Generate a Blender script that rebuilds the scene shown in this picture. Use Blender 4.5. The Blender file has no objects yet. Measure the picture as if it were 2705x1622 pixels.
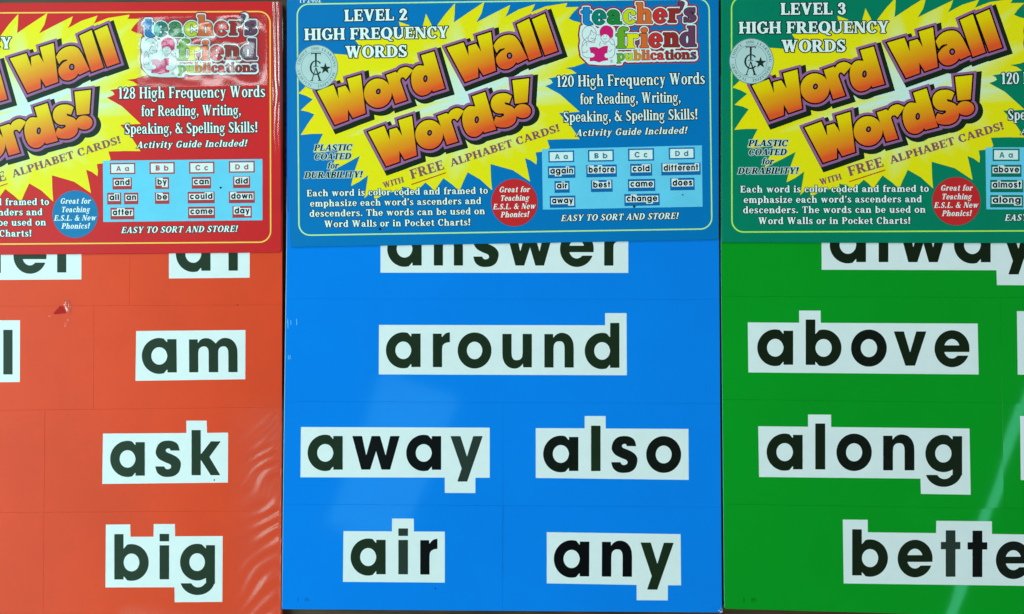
import bpy, bmesh, math, random
import numpy as np
from mathutils import Vector, geometry

random.seed(7)
rng = np.random.default_rng(7)
SC = bpy.context.scene
COL = SC.collection

# ------------------------------------------------------------------ scale
# Everything lies on a table top.  Layout figures are in quarter millimetres
# measured rightwards / towards the viewer on the table, origin off one corner.
S = 0.00025
CX, CY = 1352.5, 811.0
ZP = 0.0100            # height of the word cards' printed face
H = 0.90               # camera height above that face

def W(x, y):
    return ((x - CX) * S, (CY - y) * S)

# ------------------------------------------------------------------ camera
cam_d = bpy.data.cameras.new("camera")
cam_d.lens = 36.0 * H / (2705 * S)
cam_d.clip_start = 0.01
cam_d.clip_end = 50
cam = bpy.data.objects.new("camera", cam_d)
cam.location = (0, 0, ZP + H)
COL.objects.link(cam)
SC.camera = cam

# ------------------------------------------------------------------ light
SC.view_settings.view_transform = 'Standard'
SC.view_settings.look = 'None'
SC.view_settings.exposure = 0.0
SC.view_settings.gamma = 1.0
world = bpy.data.worlds.new("World")
SC.world = world
world.use_nodes = True
bg = world.node_tree.nodes['Background']
bg.inputs['Color'].default_value = (0.87, 1.0, 1.01, 1)
bg.inputs['Strength'].default_value = 0.13

def area_lamp(name, mirror_x, mirror_y, z, sx, sy, radiance, color=(0.86, 1.0, 1.0), rot=0.0):
    """Rectangular lamp hung over the table, facing down; (mirror_x, mirror_y) is
    the table point in whose gloss the camera finds it."""
    d = bpy.data.lights.new(name, 'AREA')
    d.shape = 'RECTANGLE'
    d.size = sx
    d.size_y = sy
    d.color = color
    d.energy = radiance * sx * sy * math.pi
    o = bpy.data.objects.new(name, d)
    px, py = W(mirror_x, mirror_y)
    k = 1 + z / H
    o.location = (px * k, py * k, z + ZP)
    o.rotation_euler = (0, 0, rot)
    COL.objects.link(o)
    return o

def side_lamp(name, loc, sx, sy, power, color=(0.93, 1.0, 1.0)):
    """A window of the room or an added fill: upright-ish rectangle turned towards the table."""
    d = bpy.data.lights.new(name, 'AREA')
    d.shape = 'RECTANGLE'
    d.size, d.size_y, d.color, d.energy = sx, sy, color, power
    o = bpy.data.objects.new(name, d)
    o.location = loc
    o.rotation_euler = (Vector((0, 0, 0)) - Vector(loc)).to_track_quat('-Z', 'Y').to_euler()
    COL.objects.link(o)
    return o

side_lamp("far_window", (-0.5, 2.3, 1.7), 1.8, 1.2, 32)
side_lamp("left_window", (-2.3, -0.6, 1.5), 1.4, 1.2, 22)
side_lamp("right_fill", (2.4, -0.9, 1.7), 1.4, 1.2, 17.5)  # weaker fill added opposite the left window, not a window itself
# lamps placed and sized so their mirror image lies on the glossy sheets
area_lamp("window_light", 555, 142, 1.3, 0.18, 0.09, 5.5)
area_lamp("wide_window_light", -480, 960, 1.3, 0.9, 1.3, 5.5, color=(0.5, 1, 0.95))
area_lamp("blotch_lamp", 1030, 1225, 1.3, 0.13, 0.27, 2.0, color=(0.2, 0.95, 1), rot=-0.36)  # added lamp, shaped to lay a bright blotch on the blue gloss
area_lamp("streak_lamp", 2600, 1385, 1.3, 0.018, 0.50, 7.0, color=(0.2, 1, 0.8), rot=-0.34)  # added narrow lamp, there to draw the bright streak on the green cards

# ------------------------------------------------------------------ materials
def lin(c):
    return tuple(((v / 255) / 12.92 if v / 255 <= 0.04045 else ((v / 255 + 0.055) / 1.055) ** 2.4) for v in c)

MATS = {}
def ink(name, rgb, rough=0.34, spec=0.16, vary=0.05, bump=0.0, scale=60.0):
    """Printed, plastic coated card."""
    if name in MATS:
        return MATS[name]
    m = bpy.data.materials.new(name)
    m.use_nodes = True
    nt = m.node_tree
    b = nt.nodes['Principled BSDF']
    base = lin(rgb)
    tc = nt.nodes.new('ShaderNodeTexCoord')
    geo = nt.nodes.new('ShaderNodeNewGeometry')
    n = nt.nodes.new('ShaderNodeTexNoise')
    n.inputs['Scale'].default_value = scale
    n.inputs['Detail'].default_value = 6
    n.inputs['Roughness'].default_value = 0.7
    nt.links.new(geo.outputs['Position'], n.inputs['Vector'])
    mr = nt.nodes.new('ShaderNodeMapRange')
    mr.inputs[1].default_value = 0.3
    mr.inputs[2].default_value = 0.7
    mr.inputs[3].default_value = 1 - vary
    mr.inputs[4].default_value = 1 + vary
    nt.links.new(n.outputs['Fac'], mr.inputs[0])
    mul = nt.nodes.new('ShaderNodeVectorMath')
    mul.operation = 'SCALE'
    mul.inputs[0].default_value = base
    nt.links.new(mr.outputs[0], mul.inputs['Scale'])
    nt.links.new(mul.outputs[0], b.inputs['Base Color'])
    b.inputs['Roughness'].default_value = rough
    b.inputs['Specular IOR Level'].default_value = spec
    if bump:
        n2 = nt.nodes.new('ShaderNodeTexNoise')
        n2.inputs['Scale'].default_value = 9
        n2.inputs['Detail'].default_value = 3
        nt.links.new(geo.outputs['Position'], n2.inputs['Vector'])
        bp = nt.nodes.new('ShaderNodeBump')
        bp.inputs['Strength'].default_value = 1.0
        bp.inputs['Distance'].default_value = bump
        nt.links.new(n2.outputs['Fac'], bp.inputs['Height'])
        nt.links.new(bp.outputs['Normal'], b.inputs['Normal'])
    MATS[name] = m
    return m

M = {
    'white': ink('white_ink', (224, 240, 240), vary=0.02),
    'frame': ink('frame_white', (230, 235, 237), vary=0.03),
    'text': ink('text_white', (236, 246, 244), vary=0.0),
    'black': ink('black_ink', (6, 4, 6), vary=0.0),
    'shadowink': ink('title_shadow_ink', (24, 38, 26), vary=0.1),
    'outline': ink('dark_outline_ink', (22, 40, 44), vary=0.0),
    'purple': ink('purple_ink', (160, 98, 152), vary=0.08),
    'purpletext': ink('purple_text_ink', (142, 82, 104), vary=0.0),
    'paleblue': ink('pale_blue_panel', (108, 204, 238), vary=0.05),
    'stripeyellow': ink('border_yellow', (196, 236, 150), vary=0.0),
    'stripeorange': ink('border_orange', (255, 205, 90), vary=0.0),
    'stripelime': ink('border_lime', (190, 238, 90), vary=0.0),
    'seal': ink('seal_silver', (190, 212, 212), vary=0.06),
    'sealring': ink('seal_ring_grey', (118, 146, 150), vary=0.0),
    'sealtext': ink('seal_text_grey', (84, 110, 112), vary=0.0),
    'sealdark': ink('seal_dark', (24, 48, 44), vary=0.0),
    'magenta': ink('magenta_ink', (218, 28, 112), vary=0.05),
    'logored': ink('logo_red_edge', (160, 44, 66), vary=0.05),
    'pinkline': ink('drawing_line', (166, 84, 116), vary=0.0),
    'redline': ink('red_rule', (214, 70, 30), vary=0.0),
    'edge': ink('pale_edge', (190, 215, 218), rough=0.6, vary=0.15),
}

# ------------------------------------------------------------------ mesh helpers
def mesh_obj(name, verts, faces, mat=None, parent=None, smooth=False):
    me = bpy.data.meshes.new(name)
    me.from_pydata([tuple(v) for v in verts], [], [tuple(f) for f in faces])
    me.update()
    if smooth:
        for p in me.polygons:
            p.use_smooth = True
    o = bpy.data.objects.new(name, me)
    if mat:
        me.materials.append(mat)
    COL.objects.link(o)
    if parent:
        o.parent = parent
    return o

def thing(name, label, cat, loc, group=None):
    o = bpy.data.objects.new(name, None)
    o.empty_display_size = 0.02
    o['label'] = label
    o['category'] = cat
    if group:
        o['group'] = group
    COL.objects.link(o)
    return o

def slab(name, pts, z0, z1, mat, parent, bevel=0.0, segs=2, rounded=0.0, sidemat=None):
    """Solid sheet with the outline pts (layout units), rounded edges."""
    if rounded:
        pts = round_corners(pts, rounded)
    bm = bmesh.new()
    vs = [bm.verts.new((*W(x, y), z0)) for x, y in pts]
    f = bm.faces.new(vs)
    if f.normal.z > 0:
        pass
    bm.normal_update()
    if f.normal.z > 0:
        f.normal_flip()
    r = bmesh.ops.extrude_face_region(bm, geom=[f])
    top = [g for g in r['geom'] if isinstance(g, bmesh.types.BMVert)]
    for v in top:
        v.co.z = z1
    bm.normal_update()
    bmesh.ops.recalc_face_normals(bm, faces=bm.faces)
    if bevel:
        es = [e for e in bm.edges if e.verts[0].co.z > (z0 + z1) / 2 and e.verts[1].co.z > (z0 + z1) / 2]
        bmesh.ops.bevel(bm, geom=es, offset=bevel, segments=segs, affect='EDGES', profile=0.5)
    me = bpy.data.meshes.new(name)
    bm.to_mesh(me)
    bm.free()
    me.materials.append(mat)
    if sidemat:
        me.materials.append(sidemat)
        for p in me.polygons:
            if abs(p.normal.z) < 0.3:
                p.material_index = 1
    o = bpy.data.objects.new(name, me)
    COL.objects.link(o)
    o.parent = parent
    return o

def round_corners(pts, r, n=5):
    out = []
    N = len(pts)
    for i in range(N):
        p = np.array(pts[i], float)
        a = np.array(pts[i - 1], float) - p
        b = np.array(pts[(i + 1) % N], float) - p
        la, lb = np.linalg.norm(a), np.linalg.norm(b)
        rr = min(r, la * 0.45, lb * 0.45)
        p0, p2 = p + a / la * rr, p + b / lb * rr
        for k in range(n + 1):
            t = k / n
            out.append(tuple((1 - t) ** 2 * p0 + 2 * t * (1 - t) * p + t * t * p2))
    return out

# ------------------------------------------------------------------ outline fields
def catmull(pts, n=6):
    """pts: (x, y) smooth or (x, y, 1) corner; closed outline."""
    N = len(pts)
    out = []
    P = [np.array(p[:2], float) for p in pts]
    C = [len(p) > 2 for p in pts]
    for i in range(N):
        j = (i + 1) % N
        if C[i] and C[j]:
            out.append(P[i])
            continue
        p1, p2 = P[i], P[j]
        p0 = P[i - 1] if not C[i] else p1 * 2 - p2 if C[i] else P[i - 1]
        p3 = P[(j + 1) % N] if not C[j] else p2 * 2 - p1
        if C[i]:
            p0 = p1 + (p1 - p2) * 0.5
        if C[j]:
            p3 = p2 + (p2 - p1) * 0.5
        for k in range(n):
            t = k / n
            out.append(0.5 * ((2 * p1) + (-p0 + p2) * t + (2 * p0 - 5 * p1 + 4 * p2 - p3) * t * t
                              + (-p0 + 3 * p1 - 3 * p2 + p3) * t ** 3))
    return np.array(out)

def sdf_poly(pts, X, Y, nonzero=False):
    pts = np.asarray(pts, float)
    D = np.full(X.shape, 1e18)
    wn = np.zeros(X.shape, int)
    N = len(pts)
    for i in range(N):
        ax, ay = pts[i]
        bx, by = pts[(i + 1) % N]
        ex, ey = bx - ax, by - ay
        L = ex * ex + ey * ey
        if L < 1e-18:
            continue
        wx, wy = X - ax, Y - ay
        t = np.clip((wx * ex + wy * ey) / L, 0, 1)
        dx, dy = wx - ex * t, wy - ey * t
        np.minimum(D, dx * dx + dy * dy, out=D)
        cr = ex * wy - ey * wx
        up = (ay <= Y) & (by > Y) & (cr > 0)
        dn = (ay > Y) & (by <= Y) & (cr < 0)
        wn += up
        wn -= dn
    inside = (wn != 0) if nonzero else (wn % 2 != 0)
    return np.where(inside, -1.0, 1.0) * np.sqrt(D)

def contours(F, x0, y0, step, level=0.0, tol=0.12):
    """Marching squares; returns closed loops of the F < level region."""
    G = F - level
    G = np.where(np.abs(G) < 1e-9, 1e-9, G)
    ny, nx = G.shape
    neg = G < 0
    case = (neg[:-1, :-1] * 1 + neg[:-1, 1:] * 2 + neg[1:, 1:] * 4 + neg[1:, :-1] * 8)
    js, is_ = np.nonzero((case > 0) & (case < 15))
    nxt = {}
    def ev(e, i, j):
        # edge ids: 0 bottom,1 right,2 top,3 left
        if e == 0: return ('h', i, j)
        if e == 2: return ('h', i, j + 1)
        if e == 3: return ('v', i, j)
        return ('v', i + 1, j)
    # directed segments, interior on the left
    T = {1: [(0, 3)], 2: [(1, 0)], 3: [(1, 3)], 4: [(2, 1)], 6: [(2, 0)], 7: [(2, 3)],
         8: [(3, 2)], 9: [(0, 2)], 11: [(1, 2)], 12: [(3, 1)], 13: [(0, 1)], 14: [(3, 0)],
         5: [(0, 3), (2, 1)], 10: [(1, 0), (3, 2)]}
    for j, i in zip(js.tolist(), is_.tolist()):
        for a, b in T[int(case[j, i])]:
            nxt[ev(a, i, j)] = ev(b, i, j)
    def pos(k):
        t, i, j = k
        if t == 'h':
            a, b = G[j, i], G[j, i + 1]
            return (x0 + (i + a / (a - b)) * step, y0 + j * step)
        a, b = G[j, i], G[j + 1, i]
        return (x0 + i * step, y0 + (j + a / (a - b)) * step)
    loops = []
    while nxt:
        k0 = next(iter(nxt))
        k = k0
        loop = []
        while k in nxt:
            loop.append(pos(k))
            k = nxt.pop(k)
        if len(loop) >= 4:
            L = simplify(np.array(loop), tol * step)
            if len(L) >= 3:
                loops.append(L)
    return loops

def simplify(P, tol):
    def rdp(a, b, idx):
        # indices a..b in P (open)
        stack = [(a, b)]
        keep = {a, b}
        while stack:
            s, e = stack.pop()
            if e - s < 2:
                continue
            p, q = P[s], P[e]
            d = q - p
            L = math.hypot(*d)
            seg = P[s + 1:e] - p
            if L < 1e-12:
                dist = np.hypot(seg[:, 0], seg[:, 1])
            else:
                dist = np.abs(seg[:, 0] * d[1] - seg[:, 1] * d[0]) / L
            m = int(np.argmax(dist))
            if dist[m] > tol:
                keep.add(s + 1 + m)
                stack += [(s, s + 1 + m), (s + 1 + m, e)]
        return keep
    n = len(P)
    far = int(np.argmax(np.hypot(*(P - P[0]).T)))
    P2 = np.vstack([P, P[:1]])
    P = P2
    keep = sorted(rdp(0, far, None) | rdp(far, n, None))
    return P[[k for k in keep if k < n]]

def tess(loops):
    """Triangulate loops (outer + holes + islands); returns verts (n,2) and tris."""
    def area(L):
        x, y = L[:, 0], L[:, 1]
        return 0.5 * np.sum(x * np.roll(y, -1) - np.roll(x, -1) * y)
    if not loops:
        return np.zeros((0, 2)), []
    ar = [area(L) for L in loops]
    big = max(range(len(loops)), key=lambda i: abs(ar[i]))
    sgn = 1 if ar[big] > 0 else -1
    outers = [i for i in range(len(loops)) if ar[i] * sgn > 0]
    holes = [i for i in range(len(loops)) if ar[i] * sgn <= 0]
    groups = {i: [i] for i in outers}
    def inside(pt, L):
        c = False
        for a, b in zip(L, np.roll(L, -1, axis=0)):
            if (a[1] > pt[1]) != (b[1] > pt[1]) and pt[0] < (b[0] - a[0]) * (pt[1] - a[1]) / (b[1] - a[1]) + a[0]:
                c = not c
        return c
    for h in holes:
        best = None
        for o in outers:
            if inside(loops[h][0], loops[o]) and (best is None or abs(ar[o]) < abs(ar[best])):
                best = o
        if best is not None:
            groups[best].append(h)
    V, T = [], []
    for g in groups.values():
        ls = [[Vector((p[0], p[1], 0)) for p in loops[i]] for i in g]
        flat = [p for l in ls for p in l]
        base = len(V)
        V += [(p.x, p.y) for p in flat]
        for t in geometry.tessellate_polygon(ls):
            T.append(tuple(base + k for k in t))
    return np.array(V), T

def flat_mesh(name, V, T, z, mat, parent, uv=None):
    """V in layout units -> flat printed shape lying face up at height z."""
    V = np.asarray(V, float)
    z = np.broadcast_to(np.asarray(z, float), (len(V),))
    co = np.column_stack([(V[:, 0] - CX) * S, (CY - V[:, 1]) * S, z])
    out = []
    for t in T:
        a, b, c = co[t[0]], co[t[1]], co[t[2]]
        cr = (b[0] - a[0]) * (c[1] - a[1]) - (b[1] - a[1]) * (c[0] - a[0])
        if abs(cr) < 1e-16:
            continue
        out.append(t if cr > 0 else (t[0], t[2], t[1]))
    me = bpy.data.meshes.new(name)
    me.from_pydata(co.tolist(), [], out)
    if uv is not None:
        ul = me.uv_layers.new(name='UVMap')
        for l in me.loops:
            ul.data[l.index].uv = uv[l.vertex_index]
    me.update()
    me.materials.append(mat)
    o = bpy.data.objects.new(name, me)
    COL.objects.link(o)
    o.parent = parent
    return o

def poly_flat(name, pts, z, mat, parent):
    pts = np.array([p[:2] for p in pts], float)
    T = geometry.tessellate_polygon([[Vector((p[0], p[1], 0)) for p in pts]])
    return flat_mesh(name, pts, T, z, mat, parent)

# ------------------------------------------------------------------ lettering
def ell(cx, cy, rx, ry, n=36, rot=0.0):
    a = np.linspace(0, 2 * math.pi, n, endpoint=False)
    x, y = rx * np.cos(a), ry * np.sin(a)
    c, s = math.cos(rot), math.sin(rot)
    return np.column_stack([cx + x * c - y * s, cy + x * s + y * c])

def box(x0, y0, x1, y1):
    return np.array([(x0, y0), (x1, y0), (x1, y1), (x0, y1)], float)

def ln(x0, y0, x1, y1, w0, w1=None):
    """Slanted stroke with level ends, w = width measured along x."""
    w1 = w0 if w1 is None else w1
    return np.array([(x0 - w0 / 2, y0), (x0 + w0 / 2, y0), (x1 + w1 / 2, y1), (x1 - w1 / 2, y1)], float)

def arc(cx, cy, rx, ry, a0, a1, tx, ty, n=22, t0=None, t1=None):
    """Part of a ring, degrees, thickness tx at the sides and ty at top and bottom."""
    a = np.radians(np.linspace(a0, a1, n))
    k = np.abs(np.cos(a)) ** 1.4
    t = ty + (tx - ty) * k
    u = np.linspace(0, 1, n)
    if t0 is not None:
        t = t * np.clip(u / 0.3, 0, 1) + t0 * (1 - np.clip(u / 0.3, 0, 1))
    if t1 is not None:
        v = np.clip((1 - u) / 0.3, 0, 1)
        t = t * v + t1 * (1 - v)
    ox, oy = cx + rx * np.cos(a), cy + ry * np.sin(a)
    nx, ny = np.cos(a), np.sin(a)
    ix, iy = cx + (rx - t) * np.cos(a), cy + (ry - t) * np.sin(a)
    return np.vstack([np.column_stack([ox, oy]), np.column_stack([ix, iy])[::-1]])

def stroke(pts, w):
    """Round joined line through pts as a list of polygons."""
    out = []
    for (x0, y0), (x1, y1) in zip(pts[:-1], pts[1:]):
        d = math.hypot(x1 - x0, y1 - y0)
        if d < 1e-9:
            continue
        nx, ny = -(y1 - y0) / d * w / 2, (x1 - x0) / d * w / 2
        out.append(np.array([(x0 + nx, y0 + ny), (x0 - nx, y0 - ny), (x1 - nx, y1 - ny), (x1 + nx, y1 + ny)]))
    for x, y in pts:
        out.append(ell(x, y, w / 2, w / 2, 10))
    return out

class N:     # a cut-out
    def __init__(self, p): self.p = p

def serif_font():
    T, t, e, h = 0.21, 0.095, 0.065, 0.08   # stem, hairline, serif overhang, serif height
    F = {}
    def foot(x, w=T, y=0.0, l=e, r=e):
        return np.array([(x - l, y), (x + w + r, y), (x + w + r, y + h * .75), (x + w, y + h * 1.35),
                         (x, y + h * 1.35), (x - l, y + h * .75)])
    def head(x, w=T, y=1.0, l=e, r=e):
        return np.array([(x - l, y), (x - l, y - h * .75), (x, y - h * 1.35), (x + w, y - h * 1.35),
                         (x + w + r, y - h * .75), (x + w + r, y)])
    def stem(x, y0=0.0, y1=1.0, w=T):
        return [box(x, y0, x + w, y1), foot(x, w, y0), head(x, w, y1)]
    e0 = e
    # capitals
    F['A'] = (.86, [ln(.115, 0, .40, 1, .10), ln(.68, 0, .42, 1, .22, .20), box(.2, .27, .6, .37),
                    foot(.07, .09), foot(.57, .22)])
    F['B'] = (.76, [ell(.42, .735, .26, .265), N(ell(.40, .745, .10, .155)), ell(.44, .275, .28, .275), N(ell(.41, .28, .11, .165)),
                    N(box(-.1, -.1, .10, 1.1)), box(.1, 0, .31, 1), box(.05, .92, .42, 1), box(.05, 0, .45, .08), box(.3, .475, .45, .555), box(.02, .93, .3, 1), box(.02, 0, .3, .07)])
    F['C'] = (.80, [arc(.44, .5, .40, .52, 48, 318, .22, .10), box(.64, .64, .72, 1.0), ell(.66, .74, .07, .09)])
    F['D'] = (.86, [ell(.40, .5, .42, .5), N(ell(.38, .5, .21, .40)), N(box(-.2, -.1, .1, 1.1)), box(.1, 0, .31, 1), box(.03, .92, .45, 1), box(.03, 0, .45, .08)])
    F['E'] = (.74, stem(.1) + [box(.1, .9, .66, 1), box(.1, 0, .68, .1), box(.2, .46, .54, .55), box(.6, .72, .66, 1), box(.62, 0, .69, .29), box(.50, .36, .56, .65)])
    F['F'] = (.70, stem(.1) + [box(.1, .9, .66, 1), box(.2, .44, .54, .54), box(.6, .70, .66, 1), box(.50, .34, .56, .64)])
    F['G'] = (.86, [arc(.44, .5, .40, .52, 48, 330, .22, .10), box(.64, .66, .71, 1.0), box(.58, .06, .78, .44), box(.48, .38, .84, .46)])
    F['H'] = (.90, stem(.09) + stem(.60) + [box(.2, .455, .7, .555)])
    F['I'] = (.40, stem(.095))
    F['J'] = (.5, [box(.2, .2, .41, 1), head(.2), arc(.2, .22, .21, .24, 180, 360, .2, .1)])
    F['K'] = (.86, stem(.09) + [ln(.30, .40, .70, 1, .13), ln(.72, 0, .42, .55, .26, .2), foot(.60, .22), head(.62, .12)])
    F['L'] = (.70, stem(.09) + [box(.09, 0, .66, .1), box(.59, 0, .66, .32)])
    F['M'] = (1.1, stem(.80) + [box(.1, 0, .19, 1), foot(.1, .09), ln(.52, 0, .2, 1, .16, .24), ln(.52, 0, .86, 1, .10, .1), box(.03, .93, .3, 1)])
    F['N'] = (.90, [box(.11, 0, .20, 1), foot(.11, .09), ln(.72, 0, .20, 1, .24), box(.70, 0, .79, 1), head(.70, .09), box(.02, .93, .3, 1)])
    F['O'] = (.88, [ell(.44, .5, .42, .52), N(ell(.44, .5, .19, .42))])
    F['P'] = (.74, [ell(.41, .705, .30, .295), N(ell(.38, .705, .13, .20)), N(box(-.1, -.1, .1, 1.1)), box(.1, 0, .31, 1), foot(.1), box(.03, .92, .42, 1), box(.28, .41, .42, .49)])
    F['Q'] = (.90, [ell(.44, .5, .42, .52), N(ell(.44, .5, .19, .42)), ln(.74, -.16, .42, .18, .20, .14), box(.68, -.18, .88, -.10)])
    F['R'] = (.86, [ell(.41, .72, .29, .28), N(ell(.38, .725, .12, .185)), N(box(-.1, -.1, .1, 1.1)), box(.1, 0, .31, 1), foot(.1), box(.03, .92, .42, 1), box(.28, .44, .42, .52), ln(.70, 0, .42, .5, .25, .2), box(.62, 0, .86, .08)])
    F['S'] = (.68, [arc(.33, .735, .27, .28, 35, 225, .19, .10), arc(.34, .275, .29, .29, -145, 45, .20, .10),
                    ln(.48, .32, .17, .68, .26, .24), box(.52, .66, .585, 1), box(.05, 0, .115, .34)])
    F['T'] = (.76, [box(.275, 0, .485, 1), foot(.275), box(.03, .9, .73, 1), box(.03, .68, .10, 1), box(.66, .68, .73, 1)])
    F['U'] = (.88, [box(.1, .3, .31, 1), head(.1), box(.66, .3, .75, 1), head(.66, .09), arc(.425, .33, .325, .35, 180, 360, .21, .13), box(.66, .3, .75, .5)])
    F['V'] = (.86, [ln(.44, 0, .20, 1, .20, .23), ln(.42, 0, .70, 1, .14, .095), head(.09, .21), head(.65, .09)])
    F['W'] = (1.22, [ln(.40, 0, .20, 1, .18, .22), ln(.38, 0, .60, 1, .12, .10), ln(.80, 0, .60, 1, .18, .22), ln(.78, 0, 1.03, 1, .12, .095),
                     head(.09, .21), head(.49, .21), head(.99, .08)])
    F['Y'] = (.84, [box(.31, 0, .52, .46), foot(.31), ln(.40, .40, .19, 1, .21, .23), ln(.46, .40, .69, 1, .13, .095), head(.08, .21), head(.64, .09)])
    F['Z'] = (.7, [box(.06, .9, .64, 1), box(.06, 0, .66, .1), ln(.19, 0, .5, 1, .25), box(.05, .7, .12, 1), box(.6, 0, .67, .3)])
    # small letters, x height .70
    X = .70
    F['a'] = (.66, [ell(.25, .19, .22, .20), N(ell(.29, .19, .09, .11)), arc(.28, .46, .25, .25, 0, 165, .20, .09),
                    box(.33, .06, .53, .48), box(.42, 0, .64, .09), ell(.13, .50, .09, .08)])
    F['b'] = (.70, [ell(.38, .35, .29, .37), N(ell(.38, .35, .10, .27)), box(.08, .0, .28, 1.04), box(.02, .97, .2, 1.04), box(.02, 0, .1, .05)])
    F['c'] = (.58, [arc(.32, .35, .29, .37, 50, 320, .20, .09), ell(.46, .53, .085, .085)])
    F['d'] = (.70, [ell(.31, .35, .29, .37), N(ell(.31, .35, .10, .27)), box(.41, .0, .61, 1.04), box(.34, .97, .5, 1.04), box(.5, 0, .68, .08)])
    F['e'] = (.62, [arc(.31, .35, .29, .37, 0, 322, .20, .09), box(.15, .31, .59, .40)])
    F['f'] = (.44, [box(.12, 0, .32, .82), foot(.12), box(.03, .62, .44, .70), arc(.32, .80, .20, .26, 60, 180, .20, .10), ell(.42, .96, .075, .075)])
    F['g'] = (.66, [ell(.28, .43, .26, .27), N(ell(.28, .43, .09, .18)), arc(.30, -.10, .28, .22, 150, 400, .13, .10), box(.10, .06, .46, .16), ell(.56, .64, .08, .07), box(.08, .06, .18, .2), ln(.50, .56, .56, .66, .08)])
    F['h'] = (.74, [box(.08, 0, .28, 1.04), foot(.08), box(.02, .97, .2, 1.04), arc(.43, .44, .22, .27, 0, 150, .20, .11), box(.45, 0, .65, .46), foot(.45)])
    F['i'] = (.36, [box(.08, 0, .28, X), foot(.08), box(.01, X - .08, .2, X), ell(.18, .90, .12, .11)])
    F['k'] = (.72, [box(.08, 0, .28, 1.04), foot(.08), box(.02, .97, .2, 1.04), ln(.26, .30, .56, X, .13), ln(.58, 0, .36, .42, .24, .2), box(.44, 0, .72, .07), box(.44, X - .07, .70, X)])
    F['l'] = (.36, [box(.08, 0, .28, 1.04), foot(.08), box(.01, .97, .2, 1.04)])
    F['m'] = (1.06, [box(.08, 0, .28, X), foot(.08), box(.01, X - .07, .2, X), arc(.40, .44, .20, .27, 0, 150, .19, .11), box(.42, 0, .61, .46), foot(.42, .19),
                     arc(.75, .44, .22, .27, 0, 150, .19, .11), box(.78, 0, .97, .46), foot(.78, .19)])
    F['n'] = (.74, [box(.08, 0, .28, X), foot(.08), box(.01, X - .07, .2, X), arc(.43, .44, .22, .27, 0, 150, .20, .11), box(.45, 0, .65, .46), foot(.45)])
    F['o'] = (.64, [ell(.32, .35, .30, .37), N(ell(.32, .35, .11, .27))])
    F['p'] = (.70, [ell(.38, .35, .29, .37), N(ell(.38, .35, .10, .27)), box(.08, -.28, .28, X), box(.01, X - .07, .2, X), foot(.08, T, -.28)])
    F['q'] = (.70, [ell(.31, .35, .29, .37), N(ell(.31, .35, .10, .27)), box(.41, -.28, .61, X), foot(.41, T, -.28)])
    F['r'] = (.56, [box(.08, 0, .28, X), foot(.08), box(.01, X - .07, .2, X), arc(.42, .44, .20, .27, 60, 150, .20, .11), ell(.45, .60, .10, .10)])
    F['s'] = (.54, [arc(.27, .515, .22, .205, 30, 230, .16, .08), arc(.27, .20, .24, .215, -150, 50, .17, .08), ln(.37, .21, .16, .50, .22, .2), box(.41, .48, .46, .72), box(.04, -.01, .09, .22)])
    F['t'] = (.46, [box(.12, .12, .32, .88), box(.02, .62, .42, .70), arc(.34, .16, .22, .18, 180, 310, .20, .10)])
    F['u'] = (.74, [box(.08, .25, .28, X), box(.01, X - .07, .2, X), box(.44, 0, .64, X), box(.37, X - .07, .5, X), box(.55, 0, .72, .07), arc(.30, .26, .22, .28, 180, 330, .20, .11)])
    F['v'] = (.66, [ln(.34, 0, .18, X, .16, .21), ln(.32, 0, .53, X, .12, .09), box(.02, X - .07, .34, X), box(.42, X - .07, .64, X)])
    F['w'] = (.98, [ln(.32, 0, .17, X, .15, .20), ln(.30, 0, .49, X, .10, .09), ln(.65, 0, .49, X, .15, .20), ln(.63, 0, .84, X, .10, .09),
                    box(.02, X - .07, .33, X), box(.73, X - .07, .95, X), box(.37, X - .07, .60, X)])
    F['y'] = (.66, [ln(.36, -.02, .18, X, .16, .21), ln(.24, -.28, .54, X, .12, .09), box(.02, X - .07, .34, X), box(.43, X - .07, .65, X), ell(.19, -.22, .10, .08)])
    F['z'] = (.56, [box(.05, X - .09, .5, X), box(.05, 0, .52, .09), ln(.16, 0, .40, X, .2), box(.05, .47, .11, X), box(.46, 0, .52, .24)])
    # figures and points
    F['0'] = (.66, [ell(.33, .5, .31, .51), N(ell(.33, .5, .11, .41))])
    F['1'] = (.50, [box(.16, 0, .37, 1), foot(.16), np.array([(.04, .80), (.2, .86), (.2, 1), (.16, 1), (.04, .9)])])
    F['2'] = (.64, [arc(.32, .71, .27, .30, -20, 170, .21, .10), ell(.15, .74, .11, .10), ln(.16, .06, .47, .66, .20, .22), box(.04, 0, .60, .14), box(.54, 0, .60, .26)])
    F['3'] = (.62, [arc(.29, .745, .25, .265, -80, 165, .20, .10), arc(.29, .27, .28, .29, -165, 85, .21, .10), box(.2, .49, .36, .57), ell(.13, .76, .10, .09), ell(.12, .22, .11, .10)])
    F['4'] = (.66, [box(.36, 0, .55, 1), box(.03, .24, .64, .34), ln(.08, .3, .42, 1, .1), foot(.36, .19)])
    F['6'] = (.64, [ell(.33, .32, .29, .33), N(ell(.33, .31, .10, .22)), arc(.36, .5, .33, .52, 70, 200, .21, .10)])
    F['8'] = (.66, [ell(.33, .75, .26, .27), ell(.33, .27, .30, .29), N(ell(.33, .755, .10, .16)), N(ell(.33, .26, .11, .18))])
    F['&'] = (.92, [ell(.34, .76, .22, .26), N(ell(.34, .77, .08, .16)), ell(.33, .26, .31, .28), N(ell(.33, .25, .13, .17)), N(box(.45, .40, .8, .8)), ln(.74, 0, .26, .72, .26, .22), ln(.60, .1, .78, .52, .09), box(.62, .48, .90, .55), box(.66, 0, .92, .08)])
    F['!'] = (.38, [np.array([(.11, .30), (.25, .30), (.31, 1.02), (.05, 1.02)]), ell(.18, .11, .12, .115)])
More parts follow.
